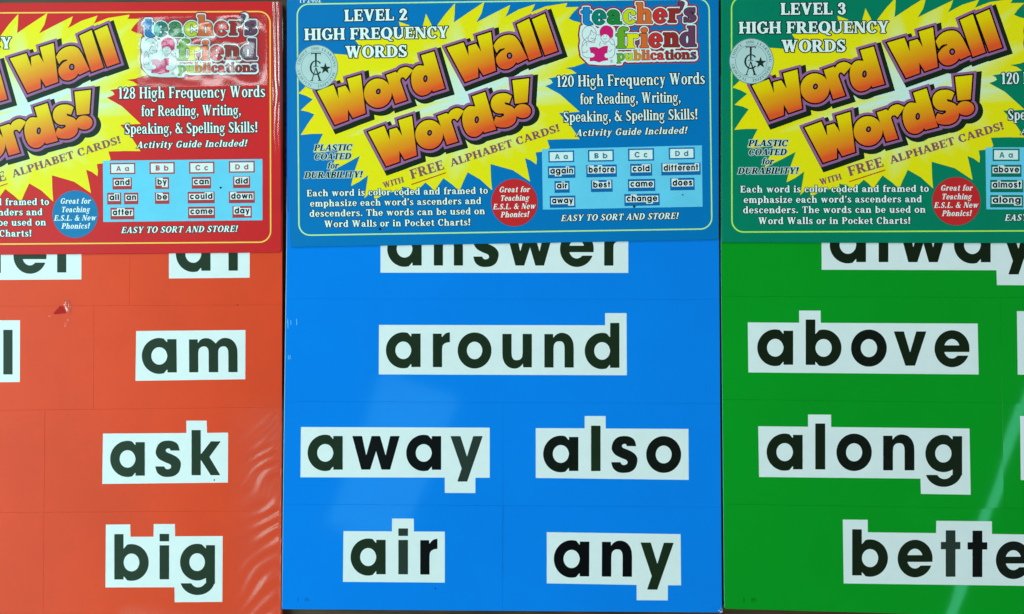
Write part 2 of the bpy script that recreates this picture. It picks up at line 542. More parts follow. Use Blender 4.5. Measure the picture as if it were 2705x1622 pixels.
    F['.'] = (.32, [ell(.15, .10, .115, .11)])
    F[','] = (.32, [ell(.15, .10, .115, .11), ln(.08, -.2, .2, .1, .06, .12)])
    F["'"] = (.28, [ell(.14, .92, .105, .10), ln(.09, .62, .19, .9, .05, .11)])
    F['-'] = (.42, [box(.05, .28, .37, .38)])
    F[' '] = (.34, [])
    return F

def card_font():
    """Round geometric bold letters of the word cards, x height 1."""
    t = .277
    F = {}
    bl = [ell(.518, .5, .518, .54, 56), N(ell(.518, .5, .235, .262, 48))]
    cutR = [N(np.array([(.60, 1.08), (.757, .90), (.757, 1.2), (.60, 1.2)])), N(np.array([(.60, -.08), (.757, .10), (.757, -.2), (.60, -.2)])), N(box(.757, -.3, 1.2, 1.3))]
    def mirror(ops):
        out = []
        for o in ops:
            if isinstance(o, N):
                q = o.p.copy(); q[:, 0] = 1.036 - q[:, 0]; out.append(N(q))
            else:
                q = o.copy(); q[:, 0] = 1.036 - q[:, 0]; out.append(q)
        return out
    F['a'] = (1.036, bl + cutR + [box(.757, 0, 1.036, 1.0)])
    F['d'] = (1.036, bl + cutR + [box(.757, 0, 1.036, 1.333)])
    F['b'] = (1.036, mirror(bl + cutR + [box(.757, 0, 1.036, 1.333)]))
    F['p'] = (1.036, mirror(bl + cutR + [box(.757, -.45, 1.036, 1.0)]))
    F['o'] = (1.02, [ell(.51, .5, .51, .54, 56), N(ell(.51, .5, .232, .262, 48))])
    F['g'] = (1.06, bl + [N(box(.78, -.3, 1.2, 1.3)), N(np.array([(.60, 1.08), (.78, .90), (.78, 1.2), (.60, 1.2)]))] +
              [arc(.53, -.02, .53, .445, 192, 360, .277, .21, 30), N(box(-.1, -.12, .36, .0)) , box(.783, -.03, 1.06, 1.0)])
    F['g'] = (1.06, [ell(.53, .0, .53, .465, 56), N(ell(.55, .0, .24, .24, 40)), N(box(-.2, -.12, 1.2, 1.0)), N(box(.55, -.12, .55, -.1)),
                     box(.785, -.13, 1.06, 1.0), ell(.518, .5, .518, .54, 56), N(ell(.518, .5, .235, .262, 48)),
                     N(np.array([(.60, 1.08), (.785, .90), (.785, 1.2), (.60, 1.2)])), box(.785, -.13, 1.06, 1.0), N(box(1.06, -.2, 1.3, 1.2))])
    F['r'] = (.51, [catmull([(.20, .75, 1), (.268, .88, 1), (.33, .965), (.41, 1.02), (.51, 1.045, 1), (.51, .745, 1), (.42, .735), (.33, .69), (.285, .61), (.277, .45, 1), (.2, .45, 1)], 5),
                    box(0, 0, t, .9), np.array([(0, .8), (t, .8), (.262, 1.0), (0, 1.0)])])
    arch = [(.262, 1, 1), (.268, .885, 1), (.34, .97), (.44, 1.025), (.56, 1.035), (.70, .99), (.81, .88), (.87, .73), (.884, .56, 1), (.884, 0, 1), (.607, 0, 1),
            (.607, .56, 1), (.595, .68), (.54, .765), (.45, .785), (.36, .765), (.295, .69), (.277, .56, 1), (.277, 0, 1)]
    npoly = catmull([(0, 0, 1), (0, 1, 1)] + arch, 5)
    F['n'] = (.884, [npoly])
    F['u'] = (.884, [np.column_stack([.884 - npoly[:, 0], 1 - npoly[:, 1]])])
    F['h'] = (.884, [npoly, box(0, 0, t, 1.333)])
    F['m'] = (1.463, [catmull([(0, 0, 1), (0, 1, 1), (.262, 1, 1), (.268, .885, 1), (.33, .97), (.43, 1.025), (.54, 1.035), (.66, 1.0), (.76, .92), (.81, .87, 1), (.88, .955), (.98, 1.02), (1.10, 1.04), (1.26, 1.0),
                      (1.38, .89), (1.45, .73), (1.463, .56, 1), (1.463, 0, 1), (1.185, 0, 1), (1.185, .57, 1), (1.17, .69), (1.11, .77), (1.03, .785), (.95, .76), (.89, .68), (.88, .57, 1), (.88, 0, 1), (.592, 0, 1),
                      (.592, .57, 1), (.58, .69), (.52, .77), (.44, .785), (.36, .76), (.295, .69), (.277, .57, 1), (.277, 0, 1)], 5)])
    F['l'] = (.277, [box(0, 0, t, 1.333)])
    F['i'] = (.277, [box(0, 0, t, 1.0), box(0, 1.115, t, 1.335)])
    F['e'] = (1.03, [ell(.515, .5, .515, .54, 56), N(ell(.515, .5, .235, .285, 40)), box(.15, .405, .9, .60), box(.15, .405, 1.01, .42 + .12),
                     N(np.array([(.50, .285), (.66, .285), (.75, .32), (1.3, .30), (1.3, .405), (.45, .405)])),
                     N(box(.985, .1, 1.3, .405))])
    F['e'] = (1.03, [ell(.515, .5, .515, .54, 64), N(ell(.51, .5, .235, .285, 48)),
                     N(np.array([(.50, .30), (.745, .30), (1.3, .30), (1.3, .405), (.50, .405)])),
                     box(.27, .405, 1.024, .60)])
    F['c'] = (.93, [ell(.515, .5, .515, .54, 56), N(ell(.515, .5, .235, .262, 48)), N(np.array([(.55, .5), (1.2, 1.15), (1.2, -.15)]))])
    F['s'] = (.767, [])
    pts = [(.735, .74, 1), (.46, .74, 1), (.43, .80), (.36, .80), (.315, .755), (.35, .69), (.50, .63), (.66, .54), (.755, .42), (.765, .27), (.70, .09), (.56, -.015),
           (.38, -.045), (.20, -.02), (.06, .09), (.0, .27, 1), (.27, .27, 1), (.31, .205), (.38, .185), (.465, .22), (.475, .29), (.42, .345), (.28, .40), (.12, .49),
           (.03, .61), (.02, .74), (.08, .90), (.20, 1.005), (.38, 1.04), (.56, 1.01), (.68, .92)]
    F['s'] = (.767, [catmull(pts, 5)])
    F['t'] = (.565, [box(.142, 0, .423, 1.335), box(0, .79, .565, 1.0)])
    F['f'] = (.60, [box(.14, 0, .417, 1.0), box(0, .79, .56, 1.0), arc(.50, .98, .36, .37, 90, 180, t, .24)])
    F['k'] = (.875, [box(0, 0, t, 1.345), np.array([(t, .62), (.58, 1.01), (.875, 1.01), (.535, .545), (.86, 0), (.575, 0), (t, .46), (.2, .5)])])
    F['v'] = (.965, [np.array([(0, 1), (.30, 1), (.482, .38), (.665, 1), (.965, 1), (.63, 0), (.345, 0)])])
    F['w'] = (1.415, [np.array([(0, 1), (.29, 1), (.415, .42), (.575, 1), (.83, 1), (.995, .42), (1.13, 1), (1.415, 1), (1.13, 0), (.87, 0), (.71, .55), (.535, 0), (.27, 0)])])
    F['y'] = (.965, [np.array([(0, 1), (.30, 1), (.495, .39), (.68, 1), (.965, 1), (.50, -.35), (.205, -.35), (.335, .04)])])
    # capitals for the small alphabet cards
    F['A'] = (1.2, [np.array([(0, 0), (.30, 0), (.38, .27), (.82, .27), (.90, 0), (1.2, 0), (.75, 1.333), (.45, 1.333)]), N(np.array([(.46, .5), (.74, .5), (.6, .98)]))])
    F['B'] = (.95, [ell(.52, .98, .38, .355), N(ell(.5, .98, .14, .14)), ell(.52, .38, .43, .38), N(ell(.5, .38, .13, .12)), box(0, 0, .5, .24), box(0, 1.1, .5, 1.333), box(0, 0, .28, 1.333), box(.2, .58, .5, .78)])
    F['C'] = (1.2, [ell(.66, .667, .66, .70, 50), N(ell(.66, .667, .37, .41, 40)), N(np.array([(.7, .667), (1.5, 1.3), (1.5, .03)]))])
    F['D'] = (1.1, [ell(.45, .667, .65, .667, 50), N(ell(.42, .667, .38, .41, 40)), N(box(-.4, -.1, .0, 1.4)), box(0, 0, .28, 1.333)])
    F[' '] = (.45, [])
    return F

class Font:
    def __init__(self, table, step, ymin, ymax):
        self.t, self.step, self.y0, self.y1 = table, step, ymin, ymax
        self.fields, self.cache = {}, {}
    def adv(self, ch):
        return self.t[ch][0]
    def field(self, ch):
        if ch not in self.fields:
            ops = self.t[ch][1]
            allp = np.vstack([o for o in ops if not isinstance(o, N)])
            m = 0.22
            x0, x1 = allp[:, 0].min() - m, allp[:, 0].max() + m
            y0, y1 = allp[:, 1].min() - m, allp[:, 1].max() + m
            s = self.step
            X, Y = np.meshgrid(np.arange(x0 + s * .37, x1, s), np.arange(y0 + s * .41, y1, s))
            Fd = np.full(X.shape, 1e3)
            for o in ops:
                if isinstance(o, N):
                    Fd = np.maximum(Fd, -sdf_poly(o.p, X, Y, True))
                else:
                    Fd = np.minimum(Fd, sdf_poly(o, X, Y, True))
            self.fields[ch] = (Fd, X[0, 0], Y[0, 0])
        return self.fields[ch]
    def mesh(self, ch, grow=0.0):
        k = (ch, round(grow, 3))
        if k not in self.cache:
            if not self.t[ch][1]:
                self.cache[k] = (np.zeros((0, 2)), [])
            else:
                Fd, x0, y0 = self.field(ch)
                self.cache[k] = tess(contours(Fd, x0, y0, self.step, grow))
        return self.cache[k]

SERIF = Font(serif_font(), 0.02, -.3, 1.05)
CARD = Font(card_font(), 0.0125, -.45, 1.35)

def run_parts(font, text, track=0.0):
    x = 0.0
    out = []
    for ch in text:
        if font.t[ch][1]:
            out.append((ch, x))
        x += font.adv(ch) + track
    return out, x - track

def text_mesh(font, text, x0, y0, x1, y1, cap, grow=0.0, shear=0.0, track=0.0, A=None, lift=0.0):
    """Letters between baseline ends (x0,y0)-(x1,y1), height cap; returns V, T, zoff."""
    parts, wid = run_parts(font, text, track)
    d = np.array([x1 - x0, y1 - y0], float)
    L = np.hypot(*d)
    ux = d / L
    up = np.array([ux[1], -ux[0]])
    sx = L / wid
    Vs, Ts, Z = [], [], []
    base = 0
    for k, (ch, xo) in enumerate(parts):
        V, T = font.mesh(ch, grow)
        if not len(V):
            continue
        P = np.array([x0, y0]) + np.outer((V[:, 0] + xo) * sx + V[:, 1] * shear * cap, ux) + np.outer(V[:, 1] * cap, up)
        Vs.append(P)
        Ts += [tuple(base + i for i in t) for t in T]
        Z.append(np.full(len(P), (k % 3) * 2.5e-6))
        base += len(P)
    V = np.vstack(Vs)
    if A is not None:
        V = V @ A[:, :2].T + A[:, 2]
    return V, Ts, np.concatenate(Z)

def put_text(name, font, text, ends, cap, z, mat, parent, A=None, outline=None, og=0.07, shear=0.0, track=0.0, label=None, grow=0.0):
    x0, y0, x1, y1 = ends
    if outline:
        V, T, Z = text_mesh(font, text, x0, y0, x1, y1, cap, grow + og, shear, track, A)
        flat_mesh(name + '_outline', V, T, z - 1.2e-5 + Z, outline, parent)
    V, T, Z = text_mesh(font, text, x0, y0, x1, y1, cap, grow, shear, track, A)
    o = flat_mesh(name, V, T, z + Z, mat, parent)
    if label:
        o['label'] = label
    return o

# ------------------------------------------------------------------ gradient inks
def ramp_mat(name, stops, rough=0.34, radial=False):
    m = bpy.data.materials.new(name)
    m.use_nodes = True
    nt = m.node_tree
    b = nt.nodes['Principled BSDF']
    uv = nt.nodes.new('ShaderNodeUVMap')
    uv.uv_map = 'UVMap'
    cr = nt.nodes.new('ShaderNodeValToRGB')
    el = cr.color_ramp.elements
    while len(el) < len(stops):
        el.new(0.5)
    for e, (p, c) in zip(el, stops):
        e.position = p
        e.color = (*lin(c), 1)
    if not radial:
        sp = nt.nodes.new('ShaderNodeSeparateXYZ')
        nt.links.new(uv.outputs[0], sp.inputs[0])
        n = nt.nodes.new('ShaderNodeTexNoise')
        n.inputs['Scale'].default_value = 3
        nt.links.new(uv.outputs[0], n.inputs['Vector'])
        ad = nt.nodes.new('ShaderNodeMath'); ad.operation = 'MULTIPLY_ADD'
        ad.inputs[1].default_value = 0.14
        nt.links.new(n.outputs['Fac'], ad.inputs[0])
        nt.links.new(sp.outputs['Y'], ad.inputs[2])
        nt.links.new(ad.outputs[0], cr.inputs[0])
    else:
        # uv is centred on the burst: length = distance, angle = ray
        ln_ = nt.nodes.new('ShaderNodeVectorMath'); ln_.operation = 'LENGTH'
        nt.links.new(uv.outputs[0], ln_.inputs[0])
        nm = nt.nodes.new('ShaderNodeVectorMath'); nm.operation = 'NORMALIZE'
        nt.links.new(uv.outputs[0], nm.inputs[0])
        n = nt.nodes.new('ShaderNodeTexNoise')
        n.inputs['Scale'].default_value = 5.0
        n.inputs['Detail'].default_value = 1.0
        nt.links.new(nm.outputs[0], n.inputs['Vector'])
        ad = nt.nodes.new('ShaderNodeMath'); ad.operation = 'MULTIPLY_ADD'
        ad.inputs[1].default_value = 1.1
        nt.links.new(n.outputs['Fac'], ad.inputs[0])
        nt.links.new(ln_.outputs['Value'], ad.inputs[2])
        sb = nt.nodes.new('ShaderNodeMath'); sb.operation = 'SUBTRACT'
        sb.inputs[1].default_value = 0.55
        nt.links.new(ad.outputs[0], sb.inputs[0])
        nt.links.new(sb.outputs[0], cr.inputs[0])
    nt.links.new(cr.outputs[0], b.inputs['Base Color'])
    b.inputs['Roughness'].default_value = rough
    b.inputs['Specular IOR Level'].default_value = 0.2
    return m

TITLE_FILL = ramp_mat('title_orange_gradient', [(0.0, (242, 228, 0)), (0.34, (242, 206, 0)), (0.64, (238, 164, 14)), (0.86, (240, 122, 28)), (1.0, (240, 86, 38))])
BURST = ramp_mat('burst_yellow_gradient', [(0.0, (214, 238, 236)), (0.20, (220, 236, 214)), (0.42, (232, 236, 130)), (0.68, (244, 228, 16)), (1.0, (250, 226, 4))], radial=True)

# ------------------------------------------------------------------ title artwork (traced once, used on three packs)
def z6(ox, oy):
    return lambda pts: [((p[0] / 6.508 + ox), (p[1] / 6.508 + oy), *p[2:]) for p in pts]
a1, a2, a3, a4 = z6(820, 120), z6(1140, 0), z6(940, 240), z6(1140, 180)
c = 1
TL = []          # (char, outline, hole, word index)
TL.append(('W', a1([(120, 790, c), (400, 680, c), (490, 920, c), (472, 735, c), (605, 695, c), (697, 840, c), (635, 580, c), (870, 510, c), (950, 1170, c), (730, 1250, c), (648, 1100, c), (650, 1285, c), (425, 1370, c)]), None, 0))
TL.append(('o', a1([tuple(p) for p in ell(1162, 825, 238, 250, 16)]), a1([tuple(p) for p in ell(1170, 795, 42, 52, 12, .3)]), 0))
TL.append(('r', a1([(1305, 515, c), (1470, 455, c), (1490, 480, c), (1540, 410), (1640, 375), (1720, 400), (1765, 435, c), (1640, 590, c), (1600, 552), (1560, 565), (1545, 610), (1560, 660, c), (1660, 940, c), (1465, 1005, c)]), None, 0))
TL.append(('d', a1([(1905, 175, c), (2125, 110, c), (2310, 740, c), (2110, 800, c), (2090, 765, c), (2060, 810), (1990, 850), (1900, 865), (1820, 820), (1760, 730), (1735, 600), (1745, 480), (1790, 395), (1860, 350), (1960, 355, c)]), a1([tuple(p) for p in ell(1978, 575, 38, 62, 12, .1)]), 0))
TL.append(('W', a2([(265, 825, c), (550, 735, c), (640, 970, c), (630, 800, c), (765, 755, c), (855, 895, c), (785, 630, c), (1020, 555, c), (1105, 1220, c), (890, 1300, c), (800, 1155, c), (805, 1330, c), (580, 1415, c)]), None, 1))
TL.append(('a', a2([(1065, 790, c), (1130, 690), (1230, 625), (1350, 605), (1440, 640), (1510, 730, c), (1650, 1010, c), (1475, 1095, c), (1455, 1070, c), (1400, 1140), (1300, 1190), (1200, 1180), (1130, 1110), (1108, 1010), (1140, 945), (1200, 885), (1262, 852, c), (1250, 832, c), (1170, 855), (1118, 915, c)]), a2([tuple(p) for p in ell(1340, 962, 50, 58, 12)]), 1))
TL.append(('l', a2([(1465, 425, c), (1675, 325, c), (1890, 965, c), (1680, 1045, c)]), None, 1))
TL.append(('l', a2([(1725, 340, c), (1945, 240, c), (2165, 880, c), (1950, 955, c)]), None, 1))
TL.append(('W', a3([(215, 710, c), (490, 605, c), (588, 850, c), (578, 675, c), (705, 635, c), (800, 780, c), (735, 510, c), (965, 435, c), (1050, 1110, c), (840, 1185, c), (750, 1035, c), (752, 1220, c), (525, 1300, c)]), None, 2))
TL.append(('o', a3([tuple(p) for p in ell(1262, 755, 238, 250, 16)]), a3([tuple(p) for p in ell(1270, 725, 42, 52, 12, .3)]), 2))
TL.append(('r', a3([(1405, 440, c), (1560, 385, c), (1590, 410, c), (1640, 340), (1740, 300), (1820, 325), (1858, 350, c), (1745, 520, c), (1705, 485), (1660, 490), (1640, 530), (1655, 580, c), (1755, 875, c), (1565, 930, c)]), None, 2))
TL.append(('d', a4([(700, 490, c), (920, 415, c), (1110, 1060, c), (905, 1115, c), (885, 1080, c), (850, 1130), (780, 1175), (700, 1180), (620, 1140), (560, 1040), (530, 910), (540, 790), (580, 710), (650, 660), (755, 665, c)]), a4([tuple(p) for p in ell(778, 890, 38, 62, 12, .1)]), 2))
TL.append(('s', a4([(1378, 485, c), (1335, 608, c), (1255, 588, c), (1268, 628, c), (1390, 670), (1445, 760), (1455, 870), (1410, 960), (1310, 1015), (1200, 1022), (1115, 1005, c), (1078, 950), (1082, 890, c), (1108, 832, c), (1180, 852), (1250, 815, c), (1235, 780, c), (1150, 782), (1080, 750), (1030, 670), (1025, 570), (1070, 490), (1150, 445), (1260, 435), (1330, 455)]), None, 2))
TL.append(('!', a4([(1390, 215, c), (1675, 180, c), (1650, 590, c), (1435, 615, c)]), None, 2))
TL.append(('.', a4([tuple(p) for p in ell(1565, 742, 143, 120, 16)]), None, 2))

def mitre(pts_flagged, poly, w):
    """Outline pushed out by w keeping square corners."""
    P = np.asarray(poly, float)
    n = len(P)
    ar = np.sum(P[:, 0] * np.roll(P[:, 1], -1) - np.roll(P[:, 0], -1) * P[:, 1])
    sg = 1 if ar > 0 else -1
    out = []
    for i in range(n):
        a, b, d = P[i - 1], P[i], P[(i + 1) % n]
        e1, e2 = b - a, d - b
        l1, l2 = np.hypot(*e1), np.hypot(*e2)
        if l1 < 1e-6 or l2 < 1e-6:
            continue
        n1 = np.array([e1[1], -e1[0]]) / l1 * sg
        n2 = np.array([e2[1], -e2[0]]) / l2 * sg
        m = n1 + n2
        q = np.dot(m, m)
        if q < 0.35:
            out.append(b + n1 * w)
            out.append(b + n2 * w)
        else:
            conv = (e1[0] * e2[1] - e1[1] * e2[0]) * sg > 0
            out.append(b + m * (2 * w / q) if conv else b + m / math.sqrt(q) * w)
    return np.array(out)

def build_title():
    step = 1.0
    gx = np.arange(792, 1512, step)
    gy = np.arange(-12, 482, step)
    X, Y = np.meshgrid(gx, gy)
    full = {w: np.full(X.shape, 60.0) for w in ('in', 'mid', 'out')}
    letters = []
    for ch, outl, hole, word in TL:
        poly = catmull(outl)
        hp = catmull(hole) if hole else None
        x0, y0 = poly.min(0) - 24
        x1, y1 = poly.max(0) + 24
        # the letter itself, finer
        st = 0.6
        Xa, Ya = np.meshgrid(np.arange(x0 + 20, x1 - 20, st), np.arange(y0 + 20, y1 - 20, st))
        f = sdf_poly(poly, Xa, Ya, True)
        if hp is not None:
            f = np.maximum(f, -sdf_poly(hp, Xa, Ya, True))
        letters.append((ch, word, tess(contours(f, Xa[0, 0], Ya[0, 0], st))))
        ix = (gx >= x0) & (gx <= x1)
        iy = (gy >= y0) & (gy <= y1)
        sub = np.ix_(iy, ix)
        Xs, Ys = X[sub], Y[sub]
        f0 = sdf_poly(poly, Xs, Ys, True)
        fh = f0 if hp is None else np.maximum(f0, -sdf_poly(hp, Xs, Ys, True))
        for key, w in (('in', 3.9), ('mid', 10.0), ('out', 15.0)):
            g = (fh if key == 'in' else f0) - w
            if ch not in 'o.':
                g = np.minimum(g, np.maximum(sdf_poly(mitre(outl, poly, w), Xs, Ys, True), f0 - w * 1.9))
                if key == 'in' and hp is not None:
                    g = np.maximum(g, -sdf_poly(hp, Xs, Ys, True) - w)
            full[key][sub] = np.minimum(full[key][sub], g)
    lay = {}
    for key in full:
        lay[key] = tess(contours(full[key], gx[0], gy[0], step))
    return letters, lay

TITLE_LETTERS, TITLE_LAYERS = build_title()

BURST_PTS = [(870, 142), (885, 143), (925, 146), (955, 130), (939, 107), (980, 106), (1062, 92), (1054, 58), (1080, 67), (1108, 92), (1118, 66), (1125.5, 37.5), (1140, 66), (1146, 90),
             (1156, 66), (1178, 36), (1202, 9), (1201, 40), (1199, 60), (1240, 32), (1279.5, 6), (1272, 36), (1258, 60), (1300, 38), (1347.5, 14), (1342, 32), (1334, 46), (1370, 26), (1413.5, 11.5), (1408, 24), (1403, 33),
             (1440, 18), (1498, 8.5), (1497, 14), (1492.6, 20), (1528.5, 19), (1512, 36), (1502, 50), (1515, 56), (1540, 62), (1562, 120), (1545, 167), (1516, 177), (1493, 180.6),
             (1510, 185), (1523, 194), (1480, 202), (1448, 208), (1456, 212), (1460, 219), (1452, 224), (1440, 228), (1480, 250), (1531, 296), (1500, 298), (1476, 299),
             (1505, 330), (1531, 368), (1490, 368), (1445.5, 369.6), (1452, 391), (1440, 400), (1414.8, 403), (1418, 420), (1417, 435), (1402, 424), (1386.6, 418), (1394, 450), (1400, 480), (1355, 450), (1295.7, 433.6),
             (1297, 470), (1300, 503), (1268, 474), (1235.5, 455.4), (1224, 480), (1213.8, 505), (1195, 488), (1171.5, 470.8), (1158, 490), (1148, 506), (1138, 494), (1124, 482.3),
             (1106, 500), (1098, 506), (1082, 498), (1061.4, 493), (1064, 510), (1066, 523), (1058, 512), (1045, 506), (1018, 512), (990, 528), (988, 514), (980, 508), (963, 524), (968, 495), (973, 463),
             (950, 480), (928, 491.5), (936, 455), (951, 412), (915, 432), (872, 454), (884, 425), (893.6, 396.5), (860, 402), (828, 403), (840, 382), (854, 354), (825, 354), (795, 357),
             (812, 330), (831, 303), (815, 296), (795, 292), (810, 278), (827, 263), (810, 254), (789.7, 247), (805, 232), (840, 190)]

# ------------------------------------------------------------------ publisher logo (crop scale 6.508, origin 1500,0)
def lg(x, y): return (1500 + x / 6.508, y / 6.508)
RAIN = {'blue': (18, 130, 200), 'teal': (10, 125, 110), 'green': (30, 130, 60), 'leaf': (110, 168, 40), 'lime': (206, 214, 30), 'yellow': (238, 226, 20),
        'orange': (226, 140, 36), 'deep': (230, 104, 46), 'red': (214, 48, 50), 'brick': (158, 44, 42), 'plum': (110, 60, 92)}
for k, v in RAIN.items():
    M['r_' + k] = ink('logo_' + k, v, vary=0.0)
LOGO = [('t', 225, 412, 428, 'blue', 230), ('e', 418, 655, 420, 'teal', 230), ('a', 672, 925, 415, 'green', 230), ('c', 940, 1170, 410, 'lime', 230), ('h', 1172, 1452, 400, 'deep', 230),
        ('e', 1462, 1705, 394, 'red', 230), ('r', 1722, 1930, 386, 'brick', 225), ('s', 1985, 2205, 380, 'plum', 230),
        ('f', 822, 1005, 828, 'leaf', 235), ('r', 1010, 1215, 825, 'yellow', 230), ('i', 1240, 1380, 820, 'deep', 230), ('e', 1385, 1625, 815, 'red', 230), ('n', 1642, 1915, 805, 'brick', 230),
        ('d', 1922, 2205, 800, 'plum', 230)]
PUB = [('p', 'leaf'), ('u', 'lime'), ('b', 'orange'), ('l', 'deep'), ('i', 'deep'), ('c', 'red'), ('a', 'red'), ('t', 'brick'), ('i', 'brick'), ('o', 'brick'), ('n', 'brick'), ('s', 'plum')]

def logo_letters():
    out = []
    for ch, x0, x1, by, colr, xh in LOGO:
        out.append((ch, lg(x0, by), lg(x1, by), xh / 0.70 / 6.508, colr, 0.03))
    out.append(("'", lg(1925, 400 - 8), lg(2035, 390 - 8), 345 / 6.508, 'plum', 0.02))
    tot = sum(SERIF.adv(ch) for ch, _ in PUB)
    x = 838.0
    for ch, colr in PUB:
        w = (2210 - 838) * SERIF.adv(ch) / tot
        by = 1045 - (x - 838) / 1370 * 25
        out.append((ch, lg(x, by), lg(x + w, by - .02 * w), 118 / .70 / 6.508, colr, 0.02))
        x += w
    return out
LOGO_LETTERS = logo_letters()

KIDS_BODY = [lg(*p) for p in [(245, 470), (330, 440), (420, 445), (490, 520), (540, 520), (590, 450), (690, 435), (780, 500), (800, 620), (820, 740), (830, 900), (790, 1090), (700, 1095), (540, 1095), (370, 1080), (250, 960), (225, 800), (240, 700), (225, 600)]]

def logo_halo():
    step = 1.0
    gx = np.arange(1512, 1856, step)
    gy = np.arange(-14, 186, step)
    X, Y = np.meshgrid(gx, gy)
    full = np.full(X.shape, 60.0)
    for ch, p0, p1, cap, colr, g in LOGO_LETTERS:
        sx = (p1[0] - p0[0]) / SERIF.adv(ch)
        for o in SERIF.t[ch][1]:
            if isinstance(o, N):
                continue
            P = np.column_stack([p0[0] + o[:, 0] * sx, p0[1] - o[:, 1] * cap])
            a, b = P.min(0) - 14, P.max(0) + 14
            sub = np.ix_((gy >= a[1]) & (gy <= b[1]), (gx >= a[0]) & (gx <= b[0]))
            full[sub] = np.minimum(full[sub], sdf_poly(P, X[sub], Y[sub], True))
    full = np.minimum(full, sdf_poly(np.array(KIDS_BODY), X, Y, True) + 1.0)
    return tess(contours(full, gx[0], gy[0], step, 5.6)), tess(contours(full, gx[0], gy[0], step, 9.6))
HALO_WHITE, HALO_RED = logo_halo()

def union_mesh(polys, step, level=0.0, pad=3):
    """Join overlapping outlines (positive / cut-out) into one flat shape."""
    pos_ = np.vstack([p for p in polys if not isinstance(p, N)])
    x0, y0 = pos_.min(0) - pad
    x1, y1 = pos_.max(0) + pad
    X, Y = np.meshgrid(np.arange(x0, x1 + step, step), np.arange(y0, y1 + step, step))
    F = np.full(X.shape, 50.0)
    for o in polys:
        if isinstance(o, N):
            F = np.maximum(F, -sdf_poly(o.p, X, Y, True))
        else:
            F = np.minimum(F, sdf_poly(o, X, Y, True))
    return tess(contours(F, X[0, 0], Y[0, 0], step, level))

def L2(pts): return np.array([lg(*p) for p in pts])
def LE(cx, cy, rx, ry, n=24, rot=0): 
    e = ell(cx, cy, rx, ry, n, rot); return np.array([lg(*p) for p in e])
KID_MAG = union_mesh([LE(662, 560, 120, 118), N(LE(640, 668, 74, 70)), N(L2([(520, 640), (700, 640), (720, 800), (520, 800)])),
                      L2([(700, 560), (778, 560), (775, 640), (735, 665), (700, 600)])], 0.35)
BOOK = union_mesh([catmull([(*p, 1) if k in (0, 3, 6, 8, 10) else p for k, p in enumerate([lg(*q) for q in [(368, 822), (440, 812), (500, 820), (528, 842), (590, 808), (640, 795), (690, 792), (680, 900), (692, 1040), (600, 1055), (540, 1078), (450, 1055), (375, 1050), (392, 940)]])]),
                   N(LE(405, 955, 52, 38)), N(LE(668, 960, 40, 42))], 0.35)
LINES = []
def addline(pts, w=7.5):
    P = [lg(*p) for p in pts]
    LINES.extend(stroke(P, w / 6.508 * 1.05))
addline([tuple(p) for p in ell(365, 588, 122, 138, 26)] + [(487, 588)])
addline([(400, 520), (380, 590), (350, 640), (285, 685)])
addline([(400, 520), (430, 560), (480, 580)])
addline([(350, 640), (345, 690), (400, 735), (450, 740), (475, 660)])
addline([(560, 600), (570, 680), (620, 730), (690, 720), (735, 660)])
addline([(490, 605), (560, 605)])
addline([(285, 690), (248, 740), (240, 850), (255, 960), (320, 1000), (390, 1000)])
addline([(340, 870), (320, 905), (250, 905)])
addline([(250, 800), (300, 730), (330, 740), (320, 800)])
addline([(570, 720), (545, 760), (550, 800)])
addline([(740, 660), (790, 700), (812, 820), (800, 940), (750, 1000), (710, 1000)])
addline([(720, 720), (760, 780), (800, 760)])
addline([(690, 880), (725, 890), (760, 850)])
addline([(600, 740), (640, 770), (665, 735)])
addline([(608, 620), (614, 628)], 9); addline([(660, 620), (666, 628)], 9)
addline([(612, 665), (635, 680), (662, 668)])
addline([(392, 595), (400, 603)], 8); addline([(440, 600), (446, 608)], 8)
addline([(390, 660), (415, 672), (440, 660)])
addline([tuple(p) for p in ell(752, 1060, 24, 26, 14)] + [(776, 1060)], 4.5)
addline([(745, 1072), (745, 1048), (760, 1050), (757, 1060), (747, 1061), (760, 1072)], 4)
KID_LINES = union_mesh(LINES, 0.4)

# ------------------------------------------------------------------ award seal
def sl(x, y): return (770 + x / 10.6, 110 + y / 10.6)
SCX, SCY = sl(710, 725)
def SE(cx, cy, rx, ry, n=30):
    return np.array([sl(*p) for p in ell(cx, cy, rx, ry, n)])
SL = lambda pts: np.array([sl(*p) for p in pts])
def carc(cx, cy, rx, ry, a0, a1, tx, ty):
    q = arc(cx, cy, rx, ry, a0, a1, tx, ty)
    q[:, 1] = 2 * cy - q[:, 1]
    return SL(q)
SEAL_SIGN = union_mesh([carc(695, 738, 178, 205, 40, 322, 52, 26), SL([(555, 320), (830, 320), (830, 350), (555, 350)]), SL([(552, 320), (572, 320), (562, 412)]), SL([(812, 320), (832, 320), (822, 412)]),
                        SL([(664, 330), (716, 330), (712, 700), (668, 700)]), SL([(620, 694), (762, 694), (762, 712), (620, 712)]),
                        SL([(680, 730), (700, 730), (592, 1100), (562, 1100)]), SL([(672, 730), (706, 730), (832, 1100), (778, 1100)]), SL([(528, 1092), (622, 1092), (622, 1110), (528, 1110)]), SL([(742, 1092), (862, 1092), (862, 1110), (742, 1110)]),
                        SL([(620, 905), (760, 905), (760, 935), (610, 935)])], 0.4)
def star_pts(cx, cy, R, n=5, r=.40):
    out = []
    for k in range(2 * n):
        rr = R if k % 2 == 0 else R * r
        a = -math.pi / 2 + k * math.pi / n
        out.append((cx + rr * math.cos(a), cy + rr * math.sin(a)))
    return out
SEAL_STAR = SL(star_pts(955, 765, 165))
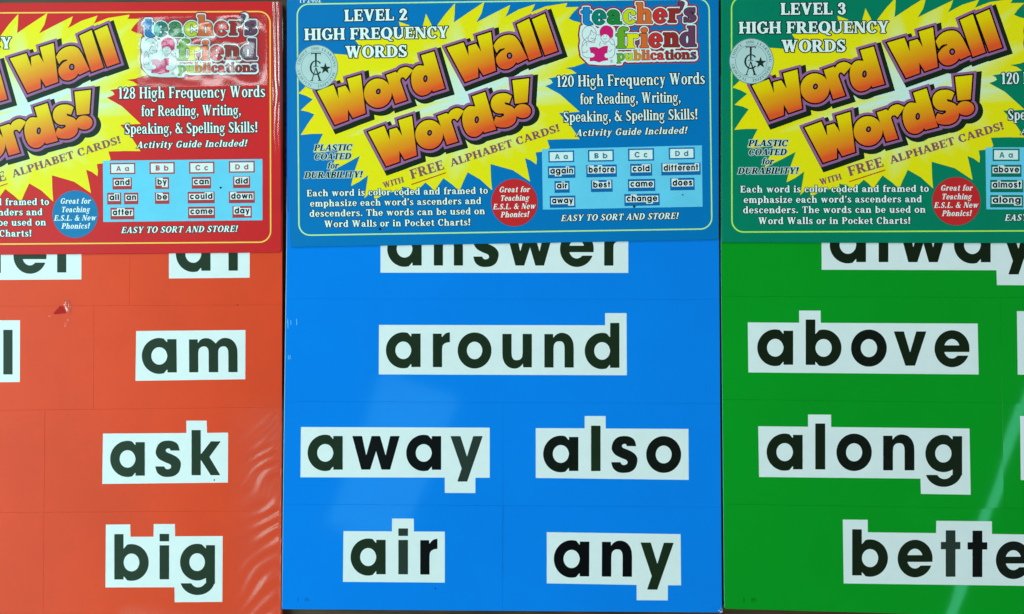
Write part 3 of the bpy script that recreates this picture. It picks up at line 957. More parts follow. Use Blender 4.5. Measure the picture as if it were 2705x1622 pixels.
SEAL_WORDS = [("TEACHERS'", 195, 265), ("CHOICE", 278, 330), ("2000", 342, 368), ("LEARNING", 377, 452), ("MAGAZINE", 466, 539)]
def seal_text():
    Vs, Ts, base = [], [], 0
    for word, d0, d1 in SEAL_WORDS:
        parts, wid = run_parts(SERIF, word, .08)
        for ch, xo in parts:
            V, T = SERIF.mesh(ch, -0.025)
            if not len(V):
                continue
            c0 = xo + SERIF.adv(ch) / 2
            ang = math.radians(d0 + (d1 - d0) * c0 / wid)
            dx = (V[:, 0] - SERIF.adv(ch) / 2) * math.radians(d1 - d0) / wid
            r = 44.3 + V[:, 1] * 7.4
            th = ang + dx
            P = np.column_stack([SCX + r * np.sin(th), SCY - r * 1.04 * np.cos(th)])
            Vs.append(P)
            Ts += [tuple(base + i for i in t) for t in T]
            base += len(P)
    return np.vstack(Vs), Ts
SEAL_TEXT = seal_text()

# ------------------------------------------------------------------ fits from the blue header to the other two
def fit(src, dst):
    A = np.column_stack([np.array(src, float), np.ones(len(src))])
    sol, *_ = np.linalg.lstsq(A, np.array(dst, float), rcond=None)
    return sol.T
ID = np.array([[1, 0, 0], [0, 1, 0]], float)
A_GREEN = fit([(785.5, 12), (790.5, 622), (810.4, 519), (1289.3, 511.8), (1480, 326), (804, 76.4), (1444, 21.5), (1431.4, 394)],
              [(1932.5, -8), (1934, 615), (1953.3, 509), (2451.7, 505), (2653, 318), (1950, 56.7), (2616.7, 12.7), (2601.7, 390)])
A_RED = fit([(1872.5, -3), (1880, 604.5), (1470, 199), (1863, 222), (1431.4, 394), (1855, 546), (1444, 21.5), (1289.3, 511.8)],
            [(712, 27.5), (716, 638), (314, 231), (701, 260), (273, 424), (694, 582), (292.5, 53), (129, 540.7)])

# ------------------------------------------------------------------ rounded border stripe
def border_stripe(quad, r, w):
    TLp, TRp, BRp, BLp = [np.array(p, float) for p in quad]
    def bil(u, v): return (1 - v) * ((1 - u) * TLp + u * TRp) + v * ((1 - u) * BLp + u * BRp)
    Wd = np.linalg.norm(TRp - TLp); Ht = np.linalg.norm(BLp - TLp)
    def loop(off):
        pts = []
        rr = r - off
        for cx, cy, a0 in ((Wd - r, r, -90), (Wd - r, Ht - r, 0), (r, Ht - r, 90), (r, r, 180)):
            for k in range(9):
                a = math.radians(a0 + 90 * k / 8)
                pts.append(bil((cx + rr * math.cos(a)) / Wd, (cy + rr * math.sin(a)) / Ht))
        return pts
    o, i = loop(-w / 2), loop(w / 2)
    n = len(o)
    V = np.array(o + i)
    T = []
    for k in range(n):
        j = (k + 1) % n
        T += [(k, j, n + j), (k, n + j, n + k)]
    return V, T

def tr(V, A):
    V = np.asarray(V, float)
    return V if A is None else V @ A[:, :2].T + A[:, 2]

# ------------------------------------------------------------------ word frames
def frame_boxes(word, sx0, base, xh, sx, pad, padx):
    """Stepped white frame that follows the risers and tails of a word."""
    parts, wid = run_parts(CARD, word, .26)
    X0, X1 = sx0 - padx, sx0 + wid * sx + padx
    polys = [box(X0, base - xh - pad, X1, base + pad)]
    for k, (ch, xo) in enumerate(parts):
        l, r = sx0 + xo * sx - pad, sx0 + (xo + CARD.adv(ch)) * sx + pad
        if k == 0: l = X0
        if k == len(parts) - 1: r = X1
        if ch in 'bdfhklti':
            polys.append(box(l, base - 1.36 * xh - pad, r, base))
        if ch in 'gpqy':
            polys.append(box(l, base, r, base + .40 * xh + pad))
    return polys, X0, X1

def rotp(P, cx, cy, a):
    P = np.asarray(P, float)
    c_, s_ = math.cos(a), math.sin(a)
    return np.column_stack([cx + (P[:, 0] - cx) * c_ - (P[:, 1] - cy) * s_, cy + (P[:, 0] - cx) * s_ + (P[:, 1] - cy) * c_])

def mini_card(word, b, z, colr, parent, slope):
    """One of the little word cards pictured on the header card."""
    x0, y0, x1, y1 = b
    cx, cy = (x0 + x1) / 2, (y0 + y1) / 2
    root = flat_mesh('pictured_card', rotp(box(x0, y0, x1, y1), cx, cy, slope), [(0, 1, 2), (0, 2, 3)], z, colr, parent)
    return root

def mini_text(word, b, z, mat, parent, slope, alpha=False):
    x0, y0, x1, y1 = b
    cx, cy = (x0 + x1) / 2, (y0 + y1) / 2
    h = y1 - y0
    xh = h * (.36 if not alpha else .33)
    base = y1 - h * (.385 if not alpha else .28)
    parts, wid = run_parts(CARD, word, .26)
    if alpha:
        tw = (x1 - x0) * .50
    else:
        tw = (x1 - x0) - h * .40
    sx = tw / wid
    tx0 = cx - tw / 2
    Vs, Ts, n = [], [], 0
    for ch, xo in parts:
        V, T = CARD.mesh(ch, .025 if not alpha else .015)
        P = np.column_stack([tx0 + (V[:, 0] + xo) * sx, base - V[:, 1] * xh])
        Vs.append(P); Ts += [tuple(n + i for i in t) for t in T]; n += len(P)
    if not alpha:
        polys, X0, X1 = frame_boxes(word, tx0, base, xh, sx, h * .085, h * .085)
        V, T = union_mesh(polys, .5)
        flat_mesh('pictured_word_frame', rotp(V, cx, cy, slope), T, z + 2e-5, M['frame'], parent)
    else:
        i = h * .12
        flat_mesh('pictured_card_face', rotp(box(x0 + i, y0 + i, x1 - i, y1 - i), cx, cy, slope), [(0, 1, 2), (0, 2, 3)], z + 2e-5, M['white'], parent)
    flat_mesh('pictured_word', rotp(np.vstack(Vs), cx, cy, slope), Ts, z + 4e-5, mat, parent)

# ------------------------------------------------------------------ header cards
def z39(ox, oy, k): return lambda b: (ox + b[0] / k, oy + b[1] / k, ox + b[2] / k, oy + b[3] / k)
b39, r31, g30 = z39(1320, 280, 3.905), z39(0, 350, 3.094), z39(1880, 330, 3.0)
MINI = {
    'blue': [(b39, w, b) for w, b in [('A a', (502, 463, 768, 583)), ('B b', (910, 453, 1176, 575)), ('C c', (1323, 440, 1590, 567)), ('D d', (1742, 430, 2010, 552)),
             ('again', (497, 620, 780, 745)), ('before', (892, 607, 1207, 735)), ('cold', (1345, 598, 1570, 723)), ('different', (1665, 588, 2070, 715)),
             ('air', (565, 775, 720, 897)), ('best', (940, 765, 1163, 888)), ('came', (1322, 755, 1603, 880)), ('does', (1757, 743, 2008, 870)),
             ('away', (516, 927, 780, 1050)), ('change', (1285, 907, 1648, 1030))]],
    'red': [(r31, w, b) for w, b in [('A a', (902, 250, 1110, 342)), ('B b', (1225, 243, 1432, 340)), ('C c', (1548, 240, 1756, 337)), ('D d', (1873, 235, 2085, 330)),
            ('and', (923, 370, 1082, 467)), ('by', (1272, 367, 1385, 463)), ('can', (1570, 365, 1728, 460)), ('did', (1908, 360, 2047, 455)),
            ('all', (880, 493, 995, 590)), ('an', (1018, 493, 1134, 588)), ('be', (1270, 490, 1388, 585)), ('could', (1537, 485, 1758, 580)), ('down', (1873, 482, 2085, 578)),
            ('after', (907, 615, 1102, 712)), ('come', (1540, 607, 1760, 703)), ('day', (1902, 602, 2061, 698))]],
    'green': [(g30, w, b) for w, b in [('A a', (2222, 190, 2435, 288)), ('above', (2210, 317, 2450, 413)), ('almost', (2203, 437, 2465, 535)), ('along', (2203, 557, 2463, 655))]],
}
PANEL = {'blue': [(1431.4, 394.5), (1853.4, 384.5), (1855.4, 546.3), (1434, 554)],
         'red': [(273.2, 425), (694, 420.5), (694, 582), (274, 586.6)],
         'green': [(2601.7, 390), (3042, 388), (3044, 554), (2604, 553.5)]}
LEVEL = {'blue': 'LEVEL 2', 'red': 'LEVEL 1', 'green': 'LEVEL 3'}
COUNT = {'blue': '120', 'red': '128', 'green': '120'}

def build_header(key, root, quad, A, base_mat, box_mat, stripe_mat, circle_mat, alpha_mat, rounded):
    zt = ZP + 0.0009
    hd = slab('header_card', quad, ZP + 0.00025, zt, base_mat, root, bevel=0.00035, segs=2, rounded=rounded)
    z = lambda k: zt + 2.0e-5 * k
    def F(name, VT, k, mat, AA=A, **kw):
        return flat_mesh(name, tr(VT[0], AA), VT[1], z(k), mat, hd, **kw)
    # stripe
    V, T = border_stripe([(785.5, 12), (1872.5, -3), (1880, 604.8), (790.5, 622)], 30, 3.6)
    F('border_stripe', (V, T), 1, stripe_mat)
    # burst
    P = np.array(BURST_PTS)
    T = geometry.tessellate_polygon([[Vector((p[0], p[1], 0)) for p in P]])
    # interior points for a smooth gradient come from uv = position about the centre
    th = math.radians(-20)
    dx, dy = P[:, 0] - 1235, P[:, 1] - 258
    u = (dx * math.cos(th) + dy * math.sin(th)) / 430
    v = (-dx * math.sin(th) + dy * math.cos(th)) / 260
    F('yellow_starburst', (P, T), 2, BURST, uv=np.column_stack([u, v]))
    # title
    sh = TITLE_LAYERS['out']
    F('title_shadow', (sh[0] + np.array([8.1, 6.6]), sh[1]), 3, M['shadowink'])
    F('title_purple_outline', TITLE_LAYERS['mid'], 4, M['purple'])
    F('title_black_outline', TITLE_LAYERS['in'], 5, M['black'])
    for k, (ch, word, (V, T)) in enumerate(TITLE_LETTERS):
        # gradient runs down each line of the title, square to its sloping baseline
        ox, oy = [(838, 241), (1181, 127), (973, 349)][word]
        n = np.array([math.sin(math.radians(18.5)), math.cos(math.radians(18.5))])
        d = (V - np.array([ox, oy])) @ n
        g = (d + 14) / 112
        F('title_letter', (V, T), 6 + .08 * (k % 3), TITLE_FILL, uv=np.column_stack([V[:, 0] / 300, g]))
    # white texts with dark edges
    def wt(name, text, ends, cap, shear=0.0, og=.075, track=0.0, grow=0.0, k=8, mat=None, out=None):
        return put_text(name, SERIF, text, ends, cap, z(k), mat or M['text'], hd, A, out or M['outline'], og, shear, track, grow=grow)
    wt('level_text', LEVEL[key], (909.7, 57, 1077, 53.8), 30, grow=.01)
    wt('heading_text', 'HIGH FREQUENCY', (804, 107, 1185.6, 100.5), 30, grow=.01)
    wt('heading_text', 'WORDS', (912, 153.5, 1077, 151), 31, grow=.01)
    wt('count_text', COUNT[key] + ' High Frequency Words', (1470, 230.8, 1862.5, 222.5), 30.5, grow=-.01)
    wt('skills_text', 'for Reading, Writing,', (1531.4, 276.4, 1798.8, 271), 28.5, grow=-.01)
    wt('skills_text', 'Speaking, & Spelling Skills!', (1487.7, 323.5, 1843.7, 316), 28, grow=-.01)
    wt('guide_text', 'Activity Guide Included!', (1520, 360.5, 1814, 353), 17.5, shear=.24, track=.06, og=.09)
    wt('store_text', 'EASY TO SORT AND STORE!', (1481, 584.7, 1791, 578.3), 16.5, shear=.24, track=.04, og=.09)
    for text, ends, cap in (('Each word is color coded and framed to', (810.4, 519.4, 1289.3, 511.8), 17.5),
                            ("emphasize each word's ascenders and", (819.4, 546.3, 1272, 539), 17.5),
                            ('descenders. The words can be used on', (818, 573, 1281.6, 566), 17.5),
                            ('Word Walls or in Pocket Charts!', (856.5, 600.6, 1244, 595.5), 17.5)):
        wt('description_text', text, ends, cap, track=.04, og=.08)
    for text, ends in (('PLASTIC', (829, 399, 929.5, 398)), ('COATED', (830, 422.5, 927, 421)), ('for', (864, 446, 894, 445.5)), ('DURABILITY!', (803.5, 471.5, 957, 469))):
        wt('coating_text', text, ends, 16.5, shear=.24, og=.10, mat=M['black'], out=M['seal'])
    # promise line along the title
    for text, ends, cap in (('WITH', (1014, 497.7, 1069, 481.5), 15.5), ('FREE', (1087, 474, 1176, 446.5), 25), ('ALPHABET CARDS!', (1192, 441, 1481, 346.5), 20)):
        put_text('promise_text', SERIF, text, ends, cap, z(8), M['purpletext'], hd, A)
    q = stroke([(1087, 488), (1178, 456.5)], 2.6)[0]
    F('red_underline', (q, [(0, 1, 2), (0, 2, 3)]), 8, M['redline'])
    # round badge
    P = ell(1358.8, 535.5, 61, 62.5, 48)
    F('round_badge', (P, [(0, i, i + 1) for i in range(1, 47)]), 7, circle_mat)
    for text, ends in (('Great for', (1318, 508.5, 1399, 507.5)), ('Teaching', (1321, 531, 1397, 529.7)), ('E.S.L. & New', (1302, 553.5, 1414, 551.5)), ('Phonics!', (1322, 574.5, 1397, 573))):
        put_text('badge_text', SERIF, text, ends, 14.5, z(9), M['text'], hd, A, shear=.22, track=.05, grow=.0)
    # logo
    F('logo_red_edge', HALO_RED, 7, M['logored'])
    F('logo_white_backing', HALO_WHITE, 8, M['white'])
    for ch, p0, p1, cap, colr, g in LOGO_LETTERS:
        for gg, mm, kk in ((g + .022, M['outline'], 9), (g - .005, M['r_' + colr], 10)):
            V, T, Z = text_mesh(SERIF, ch, p0[0], p0[1], p1[0], p1[1], cap, gg)
            flat_mesh('logo_letter' if kk == 10 else 'logo_letter_outline', tr(V, A), T, z(kk), mm, hd)
    F('drawn_cap', KID_MAG, 9, M['magenta'])
    F('drawn_book', BOOK, 9, M['magenta'])
    F('drawn_children', KID_LINES, 10, M['pinkline'])
    # seal
    def disc(cx, cy, rx, ry, k, mat, name):
        P = ell(cx, cy, rx, ry, 56)
        F(name, (P, [(0, i, i + 1) for i in range(1, 55)]), k, mat)
    disc(SCX, SCY, 56.4, 59.3, 8, M['sealring'], 'award_seal_rim')
    disc(SCX, SCY, 54.6, 57.4, 9, M['seal'], 'award_seal')
    disc(SCX - .4, SCY, 40.6, 43.0, 10, M['sealring'], 'award_seal_ring')
    disc(SCX - .4, SCY, 39.4, 41.8, 11, M['seal'], 'award_seal_centre')
    F('award_seal_text', SEAL_TEXT, 12, M['sealtext'])
    F('award_seal_initials', SEAL_SIGN, 12, M['sealdark'])
    F('award_seal_star', (SEAL_STAR, geometry.tessellate_polygon([[Vector((p[0], p[1], 0)) for p in SEAL_STAR]])), 12, M['sealdark'])
    # product code at the very top
    if key == 'blue':
        put_text('product_code', SERIF, 'TP2402', (789, 8.5, 850, 7.5), 15, z(8), M['text'], hd, None, grow=-.02)
    # panel with pictured cards
    Pn = np.array(PANEL[key])
    flat_mesh('sample_panel', Pn, [(0, 1, 2), (0, 2, 3)], z(7), M['paleblue'], hd)
    slope = {'blue': -.018, 'red': -.012, 'green': .0}[key]
    for f, w, b in MINI[key]:
        bb = f(b)
        mini_card(w, bb, z(8), box_mat, hd, slope)
        mini_text(w, bb, z(8), M['black'] if ' ' not in w else alpha_mat, hd, slope, alpha=' ' in w)
    return hd

# ------------------------------------------------------------------ table top
def wood():
    m = bpy.data.materials.new('dark_wood')
    m.use_nodes = True
    nt = m.node_tree
    b = nt.nodes['Principled BSDF']
    geo = nt.nodes.new('ShaderNodeNewGeometry')
    mp = nt.nodes.new('ShaderNodeMapping')
    mp.inputs['Scale'].default_value = (6, 70, 6)
    nt.links.new(geo.outputs['Position'], mp.inputs[0])
    n = nt.nodes.new('ShaderNodeTexNoise')
    n.inputs['Scale'].default_value = 3
    n.inputs['Detail'].default_value = 8
    n.inputs['Distortion'].default_value = 0.6
    nt.links.new(mp.outputs[0], n.inputs['Vector'])
    cr = nt.nodes.new('ShaderNodeValToRGB')
    cr.color_ramp.elements[0].position = .32
    cr.color_ramp.elements[0].color = (.022, .008, .004, 1)
    cr.color_ramp.elements[1].position = .72
    cr.color_ramp.elements[1].color = (.13, .055, .014, 1)
    nt.links.new(n.outputs['Fac'], cr.inputs[0])
    nt.links.new(cr.outputs[0], b.inputs['Base Color'])
    b.inputs['Roughness'].default_value = .42
    return m
tab = slab('table_top', [(-1400, -1200), (4200, -1200), (4200, 2900), (-1400, 2900)], -0.03, 0.0, wood(), None)
tab['kind'] = 'structure'

# ------------------------------------------------------------------ packs
LETTER_INK = {
    'red': ink('letter_hazed_green', (34, 50, 34), vary=.06),  # lighter than the other packs: the haze over it is put into the ink
    'blue': ink('letter_dark_green', (27, 43, 25), vary=.08),
    'green': ink('letter_blackish_green', (20, 32, 16), vary=.08),
    'k': ink('letter_black', (5, 4, 7), vary=0.0),
    'm': ink('letter_worn_black', (14, 20, 14), vary=.6, scale=400),
    's': ink('letter_slate', (42, 54, 48), vary=.06),
}

def word_card(root, quad, mat, edge, tilt=(0, 0)):
    """One plastic coated word card lying in the top layer of the pack."""
    return slab('word_card', quad, ZP - 0.00045, ZP, mat, root, bevel=0.00006, segs=1, sidemat=None)

def big_word(card, frame, letters, key, z=ZP):
    V, T = np.array(frame, float), geometry.tessellate_polygon([[Vector((p[0], p[1], 0)) for p in frame]])
    flat_mesh('word_frame', V, T, z + 2e-5, M['frame'], card)
    for it in letters:
        ch, x0, x1, base, xh = it[:5]
        slope = it[5] if len(it) > 5 else 0.0
        inkk = it[6] if len(it) > 6 else key
        V, T, Z = text_mesh(CARD, ch, x0, base, x1, base + slope * (x1 - x0), xh)
        flat_mesh('letter', V, T, z + 4e-5, LETTER_INK[inkk], card)

def yl(p, q):
    """Height of a row line at x."""
    return lambda x: p[1] + (q[1] - p[1]) * (x - p[0]) / (q[0] - p[0])

def row(root, xs_top, xs_bot, top, bot, mat, g=0.09):
    """Cards of one row between neighbouring perforation lines."""
    out = []
    for i in range(len(xs_top) - 1):
        a, b = xs_top[i] + g, xs_top[i + 1] - g
        c_, d = xs_bot[i + 1] - g, xs_bot[i] + g
        out.append(word_card(root, [(a, top(a) + g), (b, top(b) + g), (c_, bot(c_) - g), (d, bot(d) - g)], mat, None))
    return out

cards_red = ink('red_card', (232, 70, 34), rough=.36, vary=.09, bump=.0008, scale=9)  # colour as seen under the film, its haze mixed into the red
cards_blue = ink('blue_card', (0, 128, 233), rough=.06, spec=.3, vary=.045, bump=.0002, scale=9)
cards_green = ink('green_card', (0, 150, 32), rough=.035, spec=.3, vary=.05, bump=.0001, scale=9)
head_red = ink('red_header', (214, 34, 38), rough=.36, vary=.05, bump=.0004, scale=16)
head_blue = ink('blue_header', (0, 116, 186), rough=.3, vary=.03, bump=.0002, scale=16)
head_green = ink('green_header', (0, 126, 96), rough=.3, vary=.06, bump=.0003, scale=22)
box_red = ink('pictured_card_red', (182, 58, 66), vary=0)
box_blue = ink('pictured_card_blue', (14, 104, 170), vary=0)
box_green = ink('pictured_card_green', (10, 110, 92), vary=0)
alpha_red = ink('alphabet_red', (176, 80, 84), vary=0)
alpha_blue = ink('alphabet_blue', (60, 124, 156), vary=0)
alpha_green = ink('alphabet_green', (60, 130, 130), vary=0)
badge_red = ink('badge_red', (208, 40, 44), vary=.04)
badge_blue = ink('badge_blue', (16, 118, 176), vary=.04)

# --- red pack
red = thing('word_card_pack', 'red shrink wrapped pack with a torn film, words am, ask and big', 'card pack', (0, 0, 0))
slab('card_stack', [(-420, 12), (744, 6), (745.5, 667), (741.5, 1700), (-420, 1712)], 0.0005, ZP - 0.0005, ink('red_stack', (190, 60, 36), rough=.5), red, bevel=.0003, rounded=6)
rl = [yl((0, 560), (745, 556)), yl((0, 809), (745, 805)), yl((0, 1084), (745, 1075.5)), yl((0, 1354), (745, 1349.5)), yl((0, 1712), (745, 1700))]
rr = lambda y: 745.3 - max(0, (y - 900)) * .0045
c1 = row(red, (-420, 345, 745.3), (-420, 341.5, 745.3), rl[0], rl[1], cards_red)
c2 = row(red, (-420, 248.5, 745.3), (-420, 246.5, 744.5), rl[1], rl[2], cards_red)
c3 = row(red, (-420, 119, 744.5), (-420, 116.5, 743.3), rl[2], rl[3], cards_red)
c4 = row(red, (-420, 116, 743.3), (-420, 113.5, 741.5), rl[3], rl[4], cards_red)
big_word(c1[0], [(-262, 600), (215, 600), (215, 738.2), (-262, 741)],
         [('a', -240, -148, 722, 88), ('f', -112, -62, 721.5, 88), ('t', -35, 14.5, 721, 88), ('e', 35.6, 123, 719.8, 87), ('r', 151, 195.5, 719.8, 87)], 'red')
big_word(c1[1], [(446.3, 600), (659.8, 600), (659.4, 733.6), (446.3, 735.6)], [('a', 464.7, 556.3, 715.2, 88), ('t', 591.2, 640.8, 715, 88)], 'red')
big_word(c2[0], [(-190, 880), (-82, 879), (-82, 846.5), (52.9, 846), (52.4, 1009.2), (-190, 1011)], [('a', -170, -80, 990.5, 88), ('l', -46, -21.4, 989.8, 88.4), ('l', 8.7, 33.3, 989.2, 88.4)], 'red')
big_word(c2[1], [(359.6, 874.4), (648.4, 871.8), (647.8, 1001.8), (358, 1006)], [('a', 375, 467.3, 984.7, 88, -.01), ('m', 499.7, 627.7, 983.6, 87, -.005)], 'red')
big_word(c3[1], [(272, 1145.4), (492.5, 1143.8), (492.2, 1111.3), (546, 1111.3), (546.8, 1143.4), (602.6, 1143), (602, 1274.8), (270, 1278.4)],
         [('a', 291, 382.8, 1256.6, 88.7), ('s', 409.9, 477.7, 1256, 88.7), ('k', 505.9, 583.3, 1255.3, 88.7)], 'red')
big_word(c4[1], [(279.7, 1385.7), (344, 1385.3), (344.8, 1418), (405.6, 1417.7), (406.3, 1384.3), (462, 1384.3), (462.6, 1416.6), (588.2, 1416), (587.2, 1590), (461.6, 1590.8), (460.9, 1551.4), (278.6, 1551.7)],
         [('b', 301.9, 393, 1530.8, 90), ('i', 421.5, 446.8, 1530.4, 90), ('g', 475.6, 568, 1530, 90)], 'red')
build_header('red', red, [(-420, 11), (741, 4.5), (743.5, 667), (-420, 677)], A_RED, head_red, box_red, M['stripeorange'], badge_blue, alpha_red, 9)

# --- blue pack
blue = thing('word_card_pack', 'bright blue pack of word cards between the red and green packs', 'card pack', (0, 0, 0))
slab('card_stack', [(757.5, -2), (1898, -15), (1899, 633), (1906.5, 1617.5), (744.5, 1609.5), (757, 650)], 0.0005, ZP - 0.0005, ink('blue_stack', (0, 104, 206), rough=.5), blue, bevel=.0003, rounded=5)
slab('pale_edge_strip', [(758, 300), (800, 300), (800, 1606), (743.2, 1606), (749.5, 1100), (755.8, 650)], ZP - .0016, ZP - .0008, M['edge'], blue, bevel=.0002)  # pale strip showing along the left edge of the blue pack
bl = [yl((757, 560), (1900, 560)), yl((757, 789), (1902, 791)), yl((750, 1060), (1903, 1066)), yl((748, 1331.5), (1905, 1340)), yl((744, 1609.5), (1907, 1618))]
d1 = row(blue, (758.5, 1899), (755.5, 1900.5), bl[0], bl[1], cards_blue)
d2 = row(blue, (755.5, 1900.5), (751.8, 1902.5), bl[1], bl[2], cards_blue)
d3 = row(blue, (751.8, 1329, 1902.5), (748.2, 1328.5, 1905), bl[2], bl[3], cards_blue)
d4 = row(blue, (748.2, 1328.5, 1905), (745.3, 1327.5, 1907), bl[3], bl[4], cards_blue)
big_word(d1[0], [(1005.4, 590), (1659.6, 590), (1659.6, 720.9), (1005.2, 720.3)],
         [('a', 1022.9, 1114, 701.4, 88), ('n', 1146, 1223, 701.5, 88), ('s', 1250, 1317, 701.5, 88), ('w', 1338, 1462, 701.6, 88), ('e', 1479.2, 1568.5, 701.8, 88), ('r', 1596, 1641, 701.8, 88)], 'blue')
big_word(d2[0], [(1001.3, 858.3), (1598.4, 859.3), (1598.6, 827.3), (1655, 827.3), (1655.8, 991.3), (1000.6, 989)],
         [('a', 1019.4, 1111.2, 969.6, 88.4), ('r', 1143.4, 1188.4, 969.8, 88.4), ('o', 1208.9, 1298.4, 970, 88.4), ('u', 1327, 1405, 970.5, 88.4), ('n', 1438, 1515.6, 971, 88.6), ('d', 1544.5, 1636.4, 971.6, 89)], 'blue')
big_word(d3[0], [(795, 1128), (1293.6, 1129.7), (1293.6, 1262), (1255.7, 1262), (1255.7, 1302.4), (1175.2, 1302), (1175, 1261.6), (793.8, 1260.8)],
         [('a', 812.5, 905.5, 1240.8, 89, 0, 'blue'), ('w', 930.6, 1055.9, 1240.6, 88.8, 0, 'k'), ('a', 1073, 1165.5, 1241, 89, 0, 'k'), ('y', 1189.9, 1275.2, 1241, 89, 0, 's')], 'blue')
big_word(d3[1], [(1415.3, 1131), (1544.5, 1131.4), (1544.5, 1099), (1599.6, 1099), (1600, 1132), (1818.5, 1133), (1819.3, 1267.7), (1415.3, 1262.5)],
         [('a', 1434.8, 1528, 1244.2, 90, 0, 'm'), ('l', 1561.3, 1586.4, 1244.4, 90, 0, 'blue'), ('s', 1614.3, 1683.7, 1245.2, 90, 0, 'm'), ('o', 1706.9, 1799.4, 1245.6, 90, 0, 'm')], 'blue')
big_word(d4[0], [(907.5, 1403), (1035.5, 1403.6), (1035.7, 1369.8), (1093, 1370), (1093.2, 1404), (1175, 1404.2), (1175, 1539), (905.9, 1537)],
         [('a', 926, 1019, 1517, 91, 0, 'blue'), ('i', 1052.3, 1077.8, 1517.2, 91, 0, 's'), ('r', 1110, 1155.6, 1517.8, 91, 0, 'k')], 'blue')
big_word(d4[1], [(1444.4, 1405.8), (1797.8, 1411), (1799, 1546), (1764.2, 1546), (1763.9, 1585.8), (1681.9, 1585.4), (1681.7, 1545), (1444.4, 1541)],
         [('a', 1462.7, 1556.5, 1522.2, 92, .006, 'k'), ('n', 1589.6, 1669.4, 1523.2, 92, .006, 'k'), ('y', 1691, 1778.7, 1525, 92, .01, 'blue')], 'blue')
def lean(card, kx, ky, px, py):
    """Let a card (and its print) lie a little out of level about the point px, py."""
    X0, Y0 = W(px, py)
    for ob in [card] + list(card.children):
        for v in ob.data.vertices:
            v.co.z += kx * (v.co.x - X0) + ky * (v.co.y - Y0)
LEAN = []
numb = ink('sheet_number_blue', (0, 86, 170), vary=0)
put_text('sheet_number', SERIF, '1 - 16', (784, 1588.5, 818, 1589), 10.5, ZP + 2e-5, numb, d4[0], grow=-.03)
build_header('blue', blue, [(757.8, 0), (1898.3, -14), (1898.5, 633.5), (765.5, 653.5)], None, head_blue, box_blue, M['stripeyellow'], badge_red, alpha_blue, 10)

# --- green pack
green = thing('word_card_pack', 'green pack of word cards right of the blue pack', 'card pack', (0, 0, 0))
slab('card_stack', [(1904.5, -26), (3100, -32), (3104, 1640), (1914.5, 1608.5), (1905.5, 700)], 0.0005, ZP - 0.0005, ink('green_stack', (0, 128, 28), rough=.5), green, bevel=.0003, rounded=7)
slab('pale_edge_strip', [(1904.6, 200), (1960, 200), (1960, 1606), (1913.6, 1606), (1905, 700)], ZP - .0016, ZP - .0008, ink('pale_green_edge', (120, 215, 180), rough=.4), green, bevel=.0002)  # pale green strip showing along the left edge
gl = [yl((1905, 560), (3100, 556)), yl((1906, 783), (2705, 786)), yl((1908, 1055), (2705, 1065)), yl((1911, 1331.5), (2705, 1344)), yl((1914, 1608.5), (3100, 1640))]
e1 = row(green, (1906.2, 3100), (1906.8, 3101), gl[0], gl[1], cards_green)
e2 = row(green, (1906.8, 2642.5, 3101), (1909.3, 2647, 3101), gl[1], gl[2], cards_green)
e3 = row(green, (1909.3, 2646.5, 3101), (1912, 2652.5, 3102), gl[2], gl[3], cards_green)
e4 = row(green, (1912, 3102), (1915.5, 3103), gl[3], gl[4], cards_green)
big_word(e1[0], [(2170, 590), (2880, 590), (2880, 714.5), (2745, 714), (2745, 754), (2633.5, 753), (2632.2, 713.8), (2170.6, 712.5)],
         [('a', 2191.7, 2287.7, 692.3, 91), ('l', 2321, 2346.6, 692.4, 91), ('w', 2375, 2503, 692.5, 91), ('a', 2520, 2617, 692.8, 91), ('y', 2645, 2733, 693, 91), ('s', 2765, 2835, 693.5, 91)], 'green')
big_word(e2[0], [(1975.4, 851.7), (2111, 852.6), (2111, 820.4), (2167.7, 820.6), (2168, 852.9), (2582.5, 854.7), (2585.2, 989.2), (1977, 983.8)],
         [('a', 2000.3, 2095.3, 963.6, 90), ('b', 2128.3, 2222.9, 964, 90), ('o', 2248, 2342.6, 965, 91, 0, 'm'), ('v', 2361, 2447, 966, 90.5), ('e', 2468.6, 2561, 966.5, 90.5)], 'green')
big_word(e2[1], [(2686.3, 822), (2990, 824), (2992, 993), (2688.5, 989.5)], [], 'green')
big_word(e3[0], [(2003, 1126), (2134.6, 1127.3), (2134.6, 1095), (2195.2, 1095.4), (2195.6, 1128), (2560.8, 1131.9), (2564, 1306.8), (2432.6, 1304.6), (2431.5, 1264.4), (2005.3, 1260)],
         [('a', 2025, 2120.5, 1239.8, 91), ('l', 2153.6, 2179.9, 1240, 91), ('o', 2209.4, 2303, 1240.6, 91.5, 0, 'm'), ('n', 2332.9, 2415.4, 1242.5, 91.5, 0, 'm'), ('g', 2444.3, 2541.5, 1243.6, 91.5)], 'green')
big_word(e3[1], [(2694.5, 1099), (3000, 1102), (3002, 1274), (2696.5, 1268)], [], 'green')
big_word(e4[0], [(2226.2, 1372.5), (2292, 1373), (2292.3, 1406), (2472.6, 1408.3), (2473.4, 1375.8), (2620, 1377), (2620.2, 1410.5), (2812, 1413.5), (2814, 1549), (2228.8, 1541.3)],
         [('b', 2251, 2345.7, 1520, 91.5), ('e', 2371.2, 2463.5, 1521.6, 92), ('t', 2485.2, 2536.9, 1523.6, 92, 0, 's'), ('t', 2555.7, 2608, 1524.4, 92, 0, 'k'), ('e', 2630.6, 2724, 1526, 92.5, 0, 'm'), ('r', 2752, 2799, 1527, 92)], 'green')
numg = ink('sheet_number_green', (0, 92, 24), vary=0)
put_text('sheet_number', SERIF, '1 - 16', (1962, 1590.4, 1998, 1590.8), 11.5, ZP + 2e-5, numg, e4[0], grow=-.03)
